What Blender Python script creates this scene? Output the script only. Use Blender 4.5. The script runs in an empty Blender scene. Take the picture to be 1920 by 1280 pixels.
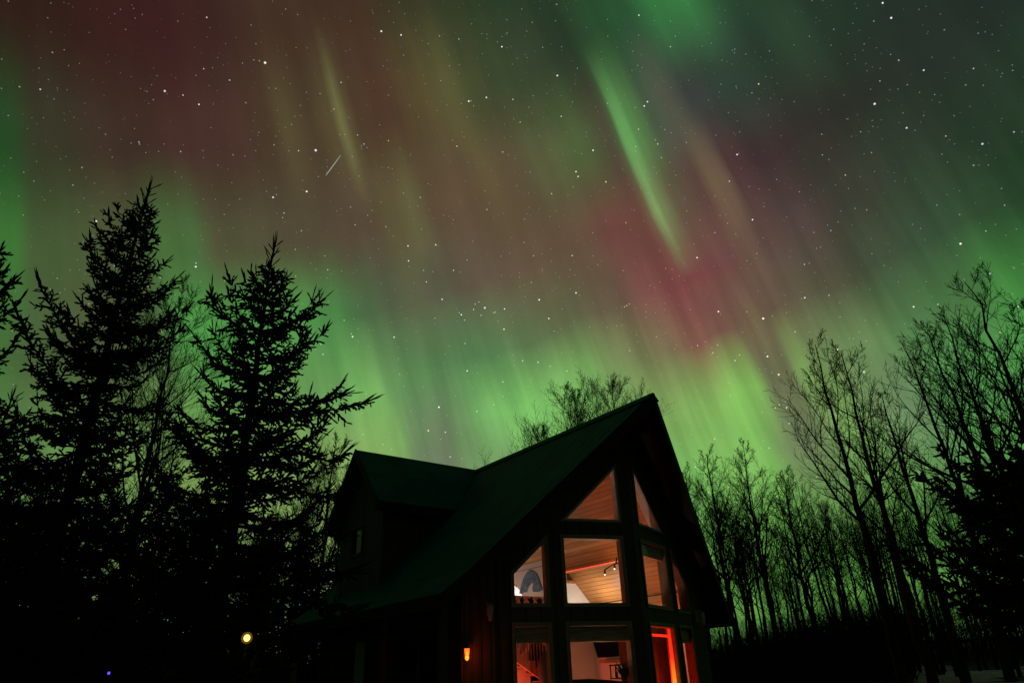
import bpy, bmesh, math, random
import numpy as np
from mathutils import Vector, Matrix

scn = bpy.context.scene
col = scn.collection
R = math.radians

# ------------------------------------------------------------------ camera
PITCH, ROLL, F = R(26.411), R(-2.012), 1274.3
_cr, _sr = math.cos(ROLL), math.sin(ROLL)
FWD = np.array([0, math.cos(PITCH), math.sin(PITCH)])
_u0 = np.array([0, -math.sin(PITCH), math.cos(PITCH)])
_r0 = np.array([1.0, 0, 0])
RIGHT = _cr * _r0 + _sr * _u0
UP = -_sr * _r0 + _cr * _u0
EYE = np.array([0, 0, 1.6])
cam = bpy.data.cameras.new('camera')
camo = bpy.data.objects.new('camera', cam)
col.objects.link(camo)
cam.sensor_width = 36
cam.lens = 36 * F / 1920
cam.clip_end = 8000
cam.clip_start = 0.05
camo.matrix_world = Matrix(((RIGHT[0], UP[0], -FWD[0], 0), (RIGHT[1], UP[1], -FWD[1], 0),
                            (RIGHT[2], UP[2], -FWD[2], 1.6), (0, 0, 0, 1)))
scn.camera = camo
scn.view_settings.view_transform = 'Standard'
scn.view_settings.look = 'None'
scn.view_settings.exposure = 0
scn.view_settings.gamma = 1
scn.render.film_transparent = False
try:
    scn.cycles.use_denoising = True
    scn.cycles.denoiser = 'OPENIMAGEDENOISE'
    scn.cycles.max_bounces = 6
    scn.cycles.transparent_max_bounces = 12
    scn.cycles.sample_clamp_indirect = 3
except Exception:
    pass


def sdir(x, y):
    """direction towards a point of the photograph (1920 x 1280)"""
    d = FWD + RIGHT * (x - 960) / F - UP * (y - 640) / F
    return d / np.linalg.norm(d)


def at(x, y, dist):
    """the point seen at (x, y) whose horizontal distance from the camera is dist"""
    d = sdir(x, y)
    return EYE + d * dist / math.hypot(d[0], d[1])


def lin(c):
    return tuple((v / 255 / 12.92) if v / 255 <= .04045 else ((v / 255 + .055) / 1.055) ** 2.4 for v in c)


# ------------------------------------------------------------------ sky: aurora and stars, all in directions
MAG = np.array([-0.26124018, -0.10573326, 0.9594655])      # where the rays of the aurora converge
_c = FWD - MAG * (FWD @ MAG)
E2 = _c / np.linalg.norm(_c)
E1 = np.cross(E2, MAG)
if E1 @ RIGHT < 0:
    E1 = -E1
U0, U1 = -45.0, 55.0
ROWS = [
    (42, [(-42, 48, 32, 25), (-35, 50, 32, 26), (-30, 57, 32, 29), (-25, 60, 33, 31), (-20, 61, 38, 34), (-15, 68, 49, 37), (-10, 67, 49, 37), (-5, 66, 48, 36), (0, 60, 58, 38), (5, 50, 58, 38), (10, 38, 60, 38), (15, 33, 54, 36), (20, 30, 48, 36), (25, 38, 90, 48), (30, 36, 76, 44), (35, 32, 52, 38), (45, 30, 40, 34)]),
    (50, [(-42, 34, 74, 36), (-38.5, 38, 70, 36), (-36, 54, 54, 38), (-30, 64, 48, 39), (-25, 70, 46, 41), (-20, 72, 50, 42), (-17, 74, 58, 43), (-15, 84, 74, 49), (-12.5, 76, 62, 44), (-10.3, 84, 74, 49), (-9.4, 108, 106, 65), (-8.7, 86, 76, 50), (-7.8, 76, 59, 42), (-5, 78, 56, 42), (-1, 84, 74, 47), (1.5, 88, 86, 52), (4, 70, 76, 48), (7, 60, 72, 47), (10, 54, 66, 45), (14.5, 41, 56, 40), (16, 44, 68, 43), (18, 42, 76, 46), (21, 42, 80, 50), (24, 54, 118, 64), (26, 58, 126, 68), (29, 42, 80, 50), (33, 34, 54, 40), (36, 38, 58, 42), (39, 36, 50, 42), (45, 36, 44, 40), (55, 34, 40, 36)]),
    (58, [(-42, 66, 130, 56), (-38.5, 64, 116, 54), (-37, 68, 88, 52), (-30, 76, 86, 54), (-28, 74, 108, 58), (-25.5, 72, 104, 58), (-23, 78, 78, 54), (-10, 86, 72, 56), (-7, 94, 86, 58), (-5, 98, 94, 62), (-3, 94, 78, 58), (0, 94, 76, 58), (3, 98, 84, 58), (5, 92, 78, 58), (8, 86, 88, 58), (12, 80, 96, 58), (14.9, 76, 74, 56), (15.5, 78, 92, 60), (16.0, 100, 156, 88), (16.5, 104, 160, 90), (17.2, 86, 130, 74), (18.0, 82, 118, 70), (19.2, 72, 86, 66), (21, 80, 84, 70), (23, 58, 62, 58), (26, 50, 66, 54), (30, 42, 60, 46), (32, 46, 68, 48), (35, 38, 55, 42), (40, 36, 50, 41), (55, 36, 44, 38)]),
    (65, [(-42, 62, 112, 52), (-37, 72, 92, 56), (-33, 82, 92, 60), (-29, 80, 110, 64), (-27, 78, 146, 70), (-23, 78, 150, 72), (-18, 82, 148, 74), (-15, 78, 134, 72), (-12, 76, 104, 68), (-10, 80, 92, 66), (-7, 92, 96, 70), (-5, 88, 86, 68), (0, 96, 82, 66), (5, 100, 82, 64), (9, 100, 78, 62), (12, 106, 68, 60), (14.8, 106, 70, 60), (15.6, 110, 92, 68), (16.2, 130, 162, 100), (16.9, 112, 122, 80), (18.2, 96, 84, 66), (20.5, 92, 68, 60), (21.6, 110, 90, 70), (22.6, 104, 84, 68), (23.4, 78, 54, 54), (26, 62, 48, 48), (30, 52, 49, 44), (35, 43, 49, 41), (40, 39, 48, 41), (45, 36, 48, 40), (55, 34, 46, 38)]),
    (71, [(-42, 84, 120, 66), (-30, 108, 146, 80), (-25, 104, 158, 82), (-20, 110, 152, 86), (-15.5, 106, 158, 88), (-14, 116, 174, 94), (-12.5, 122, 178, 98), (-11.5, 102, 148, 88), (-9, 90, 134, 82), (-5, 84, 124, 78), (-2, 86, 128, 80), (0, 92, 120, 78), (5, 96, 104, 72), (9, 102, 90, 70), (13, 116, 74, 68), (15, 114, 63, 63), (17, 114, 66, 65), (19, 112, 70, 68), (20, 108, 72, 68), (21.5, 106, 82, 70), (23, 88, 68, 62), (26, 82, 68, 62), (30, 62, 63, 52), (35, 48, 62, 46), (40, 40, 58, 41), (45, 36, 56, 38), (55, 34, 54, 36)]),
    (76, [(-42, 100, 140, 76), (-25, 120, 150, 82), (-20, 124, 160, 86), (-15, 128, 162, 92), (-13, 128, 170, 94), (-11.6, 122, 164, 92), (-10.4, 110, 140, 96), (-8, 114, 132, 98), (-6, 112, 150, 96), (-4.5, 112, 168, 96), (-2.5, 124, 188, 102), (-1, 118, 184, 98), (0.5, 128, 196, 104), (2.5, 128, 190, 102), (5, 118, 170, 92), (8, 116, 142, 86), (10, 114, 124, 80), (12, 116, 110, 78), (15, 126, 88, 74), (17, 116, 84, 72), (18.5, 110, 88, 70), (20, 110, 96, 72), (21, 98, 82, 66), (25, 86, 84, 64), (30, 66, 80, 58), (33, 56, 78, 54), (37, 48, 74, 48), (41, 38, 68, 41), (48, 34, 66, 38), (55, 34, 62, 36)]),
    (81, [(-42, 112, 150, 84), (-15, 130, 158, 90), (-12, 124, 146, 100), (-10.5, 108, 114, 98), (-8.5, 108, 116, 100), (-7, 118, 150, 100), (-5, 116, 152, 98), (-3, 114, 150, 98), (-1.5, 124, 178, 98), (0, 128, 190, 102), (4, 128, 188, 98), (6, 122, 174, 92), (8, 124, 172, 92), (11, 128, 168, 92), (14, 128, 176, 92), (16, 132, 190, 94), (17.8, 126, 176, 88), (19, 106, 112, 80), (20.3, 104, 108, 76), (21.5, 122, 156, 88), (23, 108, 132, 82), (26, 102, 132, 82), (30, 82, 122, 74), (33, 74, 118, 66), (36, 66, 128, 60), (40, 48, 104, 47), (45, 40, 90, 40), (55, 40, 84, 40)]),
    (86, [(-42, 120, 150, 88), (-15, 130, 155, 88), (-10, 118, 136, 92), (-5, 114, 150, 92), (0, 116, 176, 94), (5, 114, 174, 90), (10, 116, 178, 90), (13.5, 126, 184, 92), (16, 128, 186, 94), (18.5, 112, 130, 88), (20, 112, 128, 90), (23, 124, 166, 92), (25, 116, 146, 96), (27, 108, 138, 96), (30, 94, 160, 86), (35, 82, 152, 76), (45, 74, 140, 66), (55, 66, 130, 58)]),
    (95, [(-42, 124, 144, 86), (-15, 124, 148, 84), (0, 110, 156, 84), (10, 104, 166, 76), (20, 100, 164, 72), (30, 86, 150, 70), (45, 70, 132, 60), (55, 60, 120, 52)]),
    (106, [(-42, 110, 124, 78), (0, 96, 132, 70), (20, 84, 132, 56), (45, 60, 108, 50), (55, 54, 100, 46)]),
]
world = bpy.data.worlds.new('World')
scn.world = world
world.use_nodes = True
wt = world.node_tree
wt.nodes.clear()


def N_(kind, **kw):
    n = wt.nodes.new(kind)
    for k, v in kw.items():
        setattr(n, k, v)
    return n


def lk(a, b):
    wt.links.new(a, b)


def vdot(vec, c):
    n = N_('ShaderNodeVectorMath', operation='DOT_PRODUCT')
    lk(vec, n.inputs[0])
    n.inputs[1].default_value = tuple(c)
    return n.outputs['Value']


def mth(op, a, b=None, c=None, clamp=False):
    n = N_('ShaderNodeMath', operation=op, use_clamp=clamp)
    for i, v in enumerate((a, b, c)):
        if v is None:
            continue
        if isinstance(v, (int, float)):
            n.inputs[i].default_value = v
        else:
            lk(v, n.inputs[i])
    return n.outputs[0]


def rng(v, a, b, c, d, kind='SMOOTHSTEP'):
    n = N_('ShaderNodeMapRange', interpolation_type=kind)
    n.clamp = True
    lk(v, n.inputs['Value'])
    for nm, x in zip(('From Min', 'From Max', 'To Min', 'To Max'), (a, b, c, d)):
        n.inputs[nm].default_value = x
    return n.outputs['Result']


def mixc(fac, a, b, mode='MIX'):
    n = N_('ShaderNodeMix', data_type='RGBA', blend_type=mode)
    n.clamp_factor = True
    for sock, v in ((n.inputs[0], fac), (n.inputs[6], a), (n.inputs[7], b)):
        if isinstance(v, (int, float)):
            sock.default_value = v
        elif isinstance(v, tuple):
            sock.default_value = v
        else:
            lk(v, sock)
    return n.outputs[2]


tc = N_('ShaderNodeTexCoord')
D = tc.outputs['Generated']
u_raw = mth('MULTIPLY', mth('ARCTAN2', vdot(D, E1), vdot(D, E2)), 180 / math.pi)
v_deg = mth('MULTIPLY', mth('ARCCOSINE', vdot(D, MAG)), 180 / math.pi)
# the rays waver a little: a slow noise bends their azimuth
cmb = N_('ShaderNodeCombineXYZ')
lk(mth('MULTIPLY', u_raw, 0.11), cmb.inputs[0])
lk(mth('MULTIPLY', v_deg, 0.07), cmb.inputs[1])
wn = N_('ShaderNodeTexNoise', noise_dimensions='2D')
wn.inputs['Scale'].default_value = 1.0
wn.inputs['Detail'].default_value = 2
lk(cmb.outputs[0], wn.inputs['Vector'])
u_deg = mth('ADD', u_raw, mth('MULTIPLY', mth('SUBTRACT', wn.outputs[0], 0.5), 1.0))
u_n = mth('DIVIDE', mth('SUBTRACT', u_deg, U0), U1 - U0, clamp=True)
# the bands sway in height from ray to ray
cmb2 = N_('ShaderNodeCombineXYZ')
lk(mth('MULTIPLY', u_raw, 0.35), cmb2.inputs[0])
lk(mth('MULTIPLY', v_deg, 0.02), cmb2.inputs[1])
wn2 = N_('ShaderNodeTexNoise', noise_dimensions='2D')
wn2.inputs['Scale'].default_value = 1.0
wn2.inputs['Detail'].default_value = 3
lk(cmb2.outputs[0], wn2.inputs['Vector'])
v_w = mth('ADD', v_deg, mth('MULTIPLY', mth('SUBTRACT', wn2.outputs[0], 0.5), 1.6))
sky = None
for i, (v, stops) in enumerate(ROWS):
    rp = N_('ShaderNodeValToRGB')
    cr = rp.color_ramp
    cr.interpolation = 'EASE'
    while len(cr.elements) > 1:
        cr.elements.remove(cr.elements[-1])
    for k, st in enumerate(stops):
        e = cr.elements[0] if k == 0 else cr.elements.new((st[0] - U0) / (U1 - U0))
        e.position = (st[0] - U0) / (U1 - U0)
        e.color = lin(st[1:]) + (1,)
    lk(u_n, rp.inputs[0])
    if sky is None:
        sky = rp.outputs[0]
    else:
        sky = mixc(rng(v_w, ROWS[i - 1][0], v, 0, 1, 'SMOOTHSTEP' if v < 66 else 'LINEAR'), sky, rp.outputs[0])
# fine ray structure
cmb3 = N_('ShaderNodeCombineXYZ')
lk(mth('MULTIPLY', u_raw, 0.5), cmb3.inputs[0])
lk(mth('MULTIPLY', v_deg, 0.045), cmb3.inputs[1])
rn = N_('ShaderNodeTexNoise', noise_dimensions='2D')
rn.inputs['Scale'].default_value = 1.0
rn.inputs['Detail'].default_value = 4
rn.inputs['Roughness'].default_value = 0.55
lk(cmb3.outputs[0], rn.inputs['Vector'])
ray = rng(rn.outputs[0], 0.25, 0.75, 0.94, 1.06, 'LINEAR')
vm = N_('ShaderNodeVectorMath', operation='SCALE')
lk(sky, vm.inputs[0])
lk(ray, vm.inputs['Scale'])
sky = vm.outputs[0]
# narrow pillars standing in the low green curtain
cmb4 = N_('ShaderNodeCombineXYZ')
lk(mth('MULTIPLY', u_raw, 0.8), cmb4.inputs[0])
lk(mth('MULTIPLY', v_deg, 0.06), cmb4.inputs[1])
pn = N_('ShaderNodeTexNoise', noise_dimensions='2D')
pn.inputs['Scale'].default_value = 1.0
pn.inputs['Detail'].default_value = 2
lk(cmb4.outputs[0], pn.inputs['Vector'])
pil = mth('MULTIPLY', rng(pn.outputs[0], 0.3, 0.72, -0.09, 0.13, 'LINEAR'), mth('MULTIPLY', rng(v_deg, 63, 76, 0.12, 1), rng(v_deg, 84, 90, 1, 0.3)))
vm = N_('ShaderNodeVectorMath', operation='SCALE')
lk(sky, vm.inputs[0])
lk(mth('ADD', pil, 1.0), vm.inputs['Scale'])
sky = vm.outputs[0]
# soft cloudy unevenness and the grain of the faint milky background
cn = N_('ShaderNodeTexNoise')
cn.inputs['Scale'].default_value = 9
cn.inputs['Detail'].default_value = 5
lk(D, cn.inputs['Vector'])
vm = N_('ShaderNodeVectorMath', operation='SCALE')
lk(sky, vm.inputs[0])
lk(rng(cn.outputs[0], 0.3, 0.7, 0.9, 1.1, 'LINEAR'), vm.inputs['Scale'])
sky = vm.outputs[0]
# the half of the sky behind the viewer is plain dim night, and nothing shines from under the ground
behind = rng(vdot(D, (0, 1, 0)), -0.35, 0.05, 0, 1)
sky = mixc(behind, lin((34, 44, 38)) + (1,), sky)
sky = mixc(rng(vdot(D, (0, 0, 1)), -0.06, -0.01, 0, 1), (0.002, 0.002, 0.002, 1), sky)


def star_layer(scale, rad, frac, gain, seed):
    global sky
    mp = N_('ShaderNodeMapping')
    mp.inputs['Location'].default_value = seed
    mp.inputs['Scale'].default_value = (scale,) * 3
    lk(D, mp.inputs['Vector'])
    vo = N_('ShaderNodeTexVoronoi')
    vo.feature = 'F1'
    vo.inputs['Scale'].default_value = 1
    lk(mp.outputs[0], vo.inputs['Vector'])
    sep = N_('ShaderNodeSeparateColor')
    lk(vo.outputs['Color'], sep.inputs[0])
    bright = mth('MULTIPLY', mth('POWER', sep.outputs[0], 2.2), mth('LESS_THAN', sep.outputs[1], frac))
    core = rng(vo.outputs['Distance'], rad * scale * 0.35, rad * scale, 1, 0)
    val = mth('MULTIPLY', mth('MULTIPLY', bright, core), gain)
    tint = N_('ShaderNodeValToRGB')
    tint.color_ramp.elements[0].color = (0.5, 0.72, 1, 1)
    tint.color_ramp.elements[1].color = (1, 0.75, 0.45, 1)
    e = tint.color_ramp.elements.new(0.55)
    e.color = (0.9, 0.97, 1, 1)
    lk(sep.outputs[2], tint.inputs[0])
    s = N_('ShaderNodeVectorMath', operation='SCALE')
    lk(tint.outputs[0], s.inputs[0])
    lk(val, s.inputs['Scale'])
    a = N_('ShaderNodeVectorMath', operation='ADD')
    lk(sky, a.inputs[0])
    lk(s.outputs[0], a.inputs[1])
    sky = a.outputs[0]


star_layer(75, 0.00115, 1.0, 0.75, (3.1, 7.7, 1.3))
star_layer(44, 0.0012, 1.0, 1.0, (11.3, 2.2, 5.9))
star_layer(150, 0.0009, 1.0, 0.34, (1.7, 9.1, 4.4))
W_, B_, V_, Y_ = (1, 1, 1), (.6, .82, 1), (.85, .72, 1), (1, .85, .55)
NAMED = [(592, 282, 2.6, V_), (497, 118, 2.4, W_), (309, 171, 2.0, V_), (180, 415, 2.3, V_), (575, 359, 1.9, W_), (512, 370, 1.9, V_),
         (373, 196, 1.5, W_), (367, 500, 1.8, W_), (661, 631, 1.9, V_), (739, 632, 1.7, B_), (909, 577, 2.2, V_), (829, 561, 1.7, V_),
         (865, 590, 1.6, W_), (891, 570, 1.2, V_), (898, 566, 1.0, W_), (888, 580, 1.2, W_), (861, 586, 1.0, B_), (902, 591, 1.1, W_),
         (926, 586, 1.2, B_), (929, 585, 1.0, W_), (946, 579, 1.5, W_), (1011, 562, 1.8, W_), (1029, 597, 1.6, W_), (1080, 549, 1.7, W_),
         (945, 617, 1.6, W_), (876, 695, 1.6, W_), (823, 763, 2.0, W_), (803, 807, 1.7, Y_), (835, 810, 1.3, W_), (844, 856, 1.4, B_),
         (1009, 679, 1.5, B_), (1431, 597, 2.3, W_), (1347, 584, 1.8, W_), (1439, 668, 1.8, W_), (1460, 702, 2.0, Y_), (1571, 655, 2.0, W_),
         (1620, 697, 1.6, W_), (1509, 558, 1.7, B_), (1801, 457, 2.0, W_), (1856, 513, 1.8, B_), (1713, 575, 1.6, W_), (1640, 195, 2.0, W_),
         (1700, 240, 1.7, B_), (1842, 270, 1.8, B_), (1382, 290, 1.6, W_), (1411, 412, 1.6, W_), (1307, 483, 1.6, W_), (1671, 34, 1.8, W_),
         (1655, 6, 1.7, W_), (1732, 132, 1.6, B_), (1045, 142, 1.7, W_), (879, 190, 1.8, W_), (912, 183, 1.6, W_), (1112, 282, 1.7, W_),
         (1084, 331, 1.6, Y_), (1080, 322, 1.6, W_), (1136, 341, 1.5, Y_), (941, 88, 1.6, W_), (715, 59, 1.8, W_), (752, 66, 1.6, W_),
         (1208, 199, 1.6, W_), (1214, 191, 1.7, B_), (1198, 29, 1.5, B_), (1175, 573, 1.2, Y_), (1171, 575, 1.0, W_), (1180, 570, 1.0, W_),
         (765, 461, 1.5, W_), (766, 489, 1.5, W_), (817, 459, 1.5, W_), (1475, 764, 1.5, W_), (1454, 764, 1.3, W_), (1461, 759, 1.2, B_)]
for (x, y, rad, c) in NAMED:
    d = sdir(x, y)
    ang = rad * 0.78 / F
    sub = N_('ShaderNodeVectorMath', operation='DISTANCE')
    lk(D, sub.inputs[0])
    sub.inputs[1].default_value = tuple(d)
    val = rng(sub.outputs['Value'], ang * 0.45, ang * 1.35, min(1.0, .62 + .35 * (rad - .7)), 0)
    a = N_('ShaderNodeVectorMath', operation='MULTIPLY_ADD')
    lk(val, a.inputs[0])
    a.inputs[1].default_value = c
    lk(sky, a.inputs[2])
    sky = a.outputs[0]
bg = N_('ShaderNodeBackground')
lk(sky, bg.inputs['Color'])
bg.inputs['Strength'].default_value = 1.0
wo = N_('ShaderNodeOutputWorld')
lk(bg.outputs[0], wo.inputs['Surface'])
world.cycles.sampling_method = 'MANUAL'
world.cycles.sample_map_resolution = 512


# ------------------------------------------------------------------ materials
MATS = {}


def mat(name, base, rough=0.8, emit=None, strength=0, var=0.25, scale=6.0, spec=0.3, metal=0.0, stretch=None, bump=0.0):
    if name in MATS:
        return MATS[name]
    m = bpy.data.materials.new(name)
    m.use_nodes = True
    nt = m.node_tree
    p = nt.nodes['Principled BSDF']
    p.inputs['Roughness'].default_value = rough
    p.inputs['Metallic'].default_value = metal
    p.inputs['Specular IOR Level'].default_value = spec
    tcn = nt.nodes.new('ShaderNodeTexCoord')
    mp = nt.nodes.new('ShaderNodeMapping')
    mp.inputs['Scale'].default_value = stretch or (1, 1, 1)
    nt.links.new(tcn.outputs['Object'], mp.inputs['Vector'])
    nz = nt.nodes.new('ShaderNodeTexNoise')
    nz.inputs['Scale'].default_value = scale
    nz.inputs['Detail'].default_value = 5
    nt.links.new(mp.outputs[0], nz.inputs['Vector'])
    rp = nt.nodes.new('ShaderNodeValToRGB')
    rp.color_ramp.elements[0].position = .3
    rp.color_ramp.elements[1].position = .7
    rp.color_ramp.elements[0].color = tuple(max(0, c * (1 - var)) for c in base) + (1,)
    rp.color_ramp.elements[1].color = tuple(min(1, c * (1 + var)) for c in base) + (1,)
    nt.links.new(nz.outputs[0], rp.inputs[0])
    nt.links.new(rp.outputs[0], p.inputs['Base Color'])
    if bump:
        b = nt.nodes.new('ShaderNodeBump')
        b.inputs['Strength'].default_value = bump
        b.inputs['Distance'].default_value = .02
        nt.links.new(nz.outputs[0], b.inputs['Height'])
        nt.links.new(b.outputs[0], p.inputs['Normal'])
    if emit:
        p.inputs['Emission Color'].default_value = tuple(emit) + (1,)
        p.inputs['Emission Strength'].default_value = strength
    MATS[name] = m
    return m


def plank_mat(name, base, groove, period, axis, rough=0.6, knots=True, dark=0.35, contrast=0.35):
    """boards: grooves every `period` metres across `axis` (a vector in object space), grain along them"""
    m = bpy.data.materials.new(name)
    m.use_nodes = True
    nt = m.node_tree
    p = nt.nodes['Principled BSDF']
    p.inputs['Roughness'].default_value = rough
    p.inputs['Specular IOR Level'].default_value = .25
    L = nt.links.new
    tcn = nt.nodes.new('ShaderNodeTexCoord')
    dt = nt.nodes.new('ShaderNodeVectorMath')
    dt.operation = 'DOT_PRODUCT'
    L(tcn.outputs['Object'], dt.inputs[0])
    dt.inputs[1].default_value = axis

    def mm(op, a, b=0.0):
        n = nt.nodes.new('ShaderNodeMath')
        n.operation = op
        for i, v in enumerate((a, b)):
            if isinstance(v, (int, float)):
                n.inputs[i].default_value = v
            else:
                L(v, n.inputs[i])
        return n.outputs[0]
    q = mm('DIVIDE', dt.outputs['Value'], period)
    fr = mm('FRACT', q)
    idx = mm('FLOOR', q)
    gap = mm('LESS_THAN', mm('ABSOLUTE', mm('SUBTRACT', fr, .5)), .5 - groove / period)
    wn_ = nt.nodes.new('ShaderNodeTexWhiteNoise')
    wn_.noise_dimensions = '1D'
    L(idx, wn_.inputs['W'])
    nz = nt.nodes.new('ShaderNodeTexNoise')
    nz.noise_dimensions = '4D'
    nz.inputs['Scale'].default_value = 2.2
    nz.inputs['Detail'].default_value = 6
    L(mm('MULTIPLY', idx, 7.3), nz.inputs['W'])
    L(tcn.outputs['Object'], nz.inputs['Vector'])
    tone = mm('ADD', mm('MULTIPLY', wn_.outputs['Value'], .5), mm('MULTIPLY', nz.outputs[0], .7))
    rp = nt.nodes.new('ShaderNodeValToRGB')
    rp.color_ramp.elements[0].position = .2
    rp.color_ramp.elements[1].position = 1.0
    rp.color_ramp.elements[0].color = tuple(c * (1 - contrast) for c in base) + (1,)
    rp.color_ramp.elements[1].color = tuple(min(1, c * (1 + contrast)) for c in base) + (1,)
    L(tone, rp.inputs[0])
    mx = nt.nodes.new('ShaderNodeMix')
    mx.data_type = 'RGBA'
    L(gap, mx.inputs[0])
    mx.inputs[6].default_value = tuple(c * dark for c in base) + (1,)
    L(rp.outputs[0], mx.inputs[7])
    L(mx.outputs[2], p.inputs['Base Color'])
    bp = nt.nodes.new('ShaderNodeBump')
    bp.inputs['Strength'].default_value = .6
    bp.inputs['Distance'].default_value = .01
    L(gap, bp.inputs['Height'])
    L(bp.outputs[0], p.inputs['Normal'])
    MATS[name] = m
    return m


def glass_mat(name, tint=(1, 1, 1)):
    m = bpy.data.materials.new(name)
    m.use_nodes = True
    nt = m.node_tree
    nt.nodes.clear()
    o = nt.nodes.new('ShaderNodeOutputMaterial')
    t = nt.nodes.new('ShaderNodeBsdfTransparent')
    t.inputs[0].default_value = tuple(tint) + (1,)
    g = nt.nodes.new('ShaderNodeBsdfGlossy')
    g.inputs['Roughness'].default_value = .03
    g.inputs['Color'].default_value = (.9, .95, .92, 1)
    f = nt.nodes.new('ShaderNodeFresnel')
    f.inputs['IOR'].default_value = 1.3
    ge = nt.nodes.new('ShaderNodeNewGeometry')
    fm = nt.nodes.new('ShaderNodeMath')
    fm.operation = 'SUBTRACT'
    fm.use_clamp = True
    nt.links.new(f.outputs[0], fm.inputs[0])
    nt.links.new(ge.outputs['Backfacing'], fm.inputs[1])
    mx = nt.nodes.new('ShaderNodeMixShader')
    nt.links.new(fm.outputs[0], mx.inputs[0])
    nt.links.new(t.outputs[0], mx.inputs[1])
    nt.links.new(g.outputs[0], mx.inputs[2])
    nt.links.new(mx.outputs[0], o.inputs[0])
    MATS[name] = m
    return m


def glow(name, c, s):
    return mat(name, (.8, .8, .8), .5, c, s, var=.02)


m_needle = mat('spruce_needles', (.016, .03, .014), .85, var=.5, scale=1.4, spec=.12)
m_bark = mat('spruce_bark', (.035, .026, .02), .95, var=.4, scale=9, stretch=(1, 1, .25), spec=.1, bump=.5)
m_twig = mat('bare_bark', (.045, .034, .026), .95, var=.45, scale=5, stretch=(1, 1, .2), spec=.1)
m_twig2 = mat('forest_bark', (.03, .026, .02), .95, var=.45, scale=4, stretch=(1, 1, .2), spec=.1)
m_brush = mat('undergrowth_twigs', (.022, .017, .014), .95, var=.4, scale=3, spec=.1)
m_siding = plank_mat('stained_board_siding', (.10, .072, .042), .012, .17, (1.0, 1.0, 0), .75, dark=.3, contrast=.3)
m_post = plank_mat('stained_gable_siding', (.12, .09, .045), .010, .17, (1.0, 1.0, 0), .75, dark=.45, contrast=.25)
m_ceil = plank_mat('knotty_pine_ceiling', (.48, .235, .08), .008, .125, (.72, 0, -.72), .5, dark=.55, contrast=.28)
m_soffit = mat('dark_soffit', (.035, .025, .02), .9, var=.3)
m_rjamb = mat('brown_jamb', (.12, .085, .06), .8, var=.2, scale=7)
m_dframe = mat('dark_window_frame', (.12, .085, .06), .7, var=.2, scale=8)
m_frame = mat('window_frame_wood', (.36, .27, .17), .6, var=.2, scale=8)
m_jamb = mat('pale_jamb', (.3, .25, .19), .6, var=.05)
m_white = mat('white_plaster', (.76, .79, .80), .9, var=.04, scale=3)
m_beige = mat('beige_plaster', (.62, .5, .43), .9, var=.05, scale=2)
m_redwood = mat('red_brown_boards', (.3, .12, .08), .7, var=.3, scale=7, stretch=(1, 1, .3))
m_valance = mat('wooden_valance', (.42, .28, .16), .6, var=.45, scale=5, stretch=(.6, .6, 9))
m_floor = mat('wood_floor', (.3, .17, .08), .5, var=.2)
m_black = mat('black_plastic', (.003, .003, .004), .9, var=.1, spec=.03)
m_dark = mat('dark_fabric', (.03, .026, .026), .95, var=.3)
m_metal = mat('dark_metal', (.05, .045, .04), .5, metal=.6, var=.2)
m_pale = mat('pale_curtain', (.72, .72, .74), .9, var=.12, scale=20, stretch=(1, 1, .02))
m_blue = mat('blue_grey_cloth', (.11, .15, .21), .9, var=.5, scale=9)
m_line = mat('dark_thin_line', (.16, .12, .11), .8, var=.1)
m_leaf = mat('houseplant_leaves', (.05, .09, .03), .7, var=.4)
m_glass = glass_mat('window_glass')
m_fascia = mat('dark_fascia', (.02, .018, .015), .8, var=.3)


def roof_mat():
    m = bpy.data.materials.new('green_metal_roofing')
    m.use_nodes = True
    nt = m.node_tree
    L = nt.links.new
    p = nt.nodes['Principled BSDF']
    p.inputs['Roughness'].default_value = .75
    p.inputs['Specular IOR Level'].default_value = .1
    tcn = nt.nodes.new('ShaderNodeTexCoord')
    nz = nt.nodes.new('ShaderNodeTexNoise')
    nz.inputs['Scale'].default_value = 1.6
    nz.inputs['Detail'].default_value = 7
    L(tcn.outputs['Object'], nz.inputs['Vector'])
    rp = nt.nodes.new('ShaderNodeValToRGB')
    rp.color_ramp.elements[0].position = .3
    rp.color_ramp.elements[1].position = .72
    rp.color_ramp.elements[0].color = (.003, .10, .064, 1)
    rp.color_ramp.elements[1].color = (.006, .165, .104, 1)
    L(nz.outputs[0], rp.inputs[0])
    L(rp.outputs[0], p.inputs['Base Color'])
    wv = nt.nodes.new('ShaderNodeTexWave')
    wv.bands_direction = 'Y'
    wv.inputs['Scale'].default_value = 1.1
    L(tcn.outputs['Object'], wv.inputs['Vector'])
    bp = nt.nodes.new('ShaderNodeBump')
    bp.inputs['Strength'].default_value = .25
    bp.inputs['Distance'].default_value = .02
    L(wv.outputs['Fac'], bp.inputs['Height'])
    L(bp.outputs[0], p.inputs['Normal'])
    MATS['green_metal_roofing'] = m
    return m


m_roof = roof_mat()


# ------------------------------------------------------------------ object helpers
def tag(o, label=None, cat=None, group=None, kind=None):
    for k, v in (('label', label), ('category', cat), ('group', group), ('kind', kind)):
        if v:
            o[k] = v
    return o


def empty(name, loc=(0, 0, 0), rz=0.0):
    o = bpy.data.objects.new(name, None)
    o.location = loc
    o.rotation_euler = (0, 0, rz)
    o.empty_display_size = .2
    col.objects.link(o)
    return o


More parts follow.
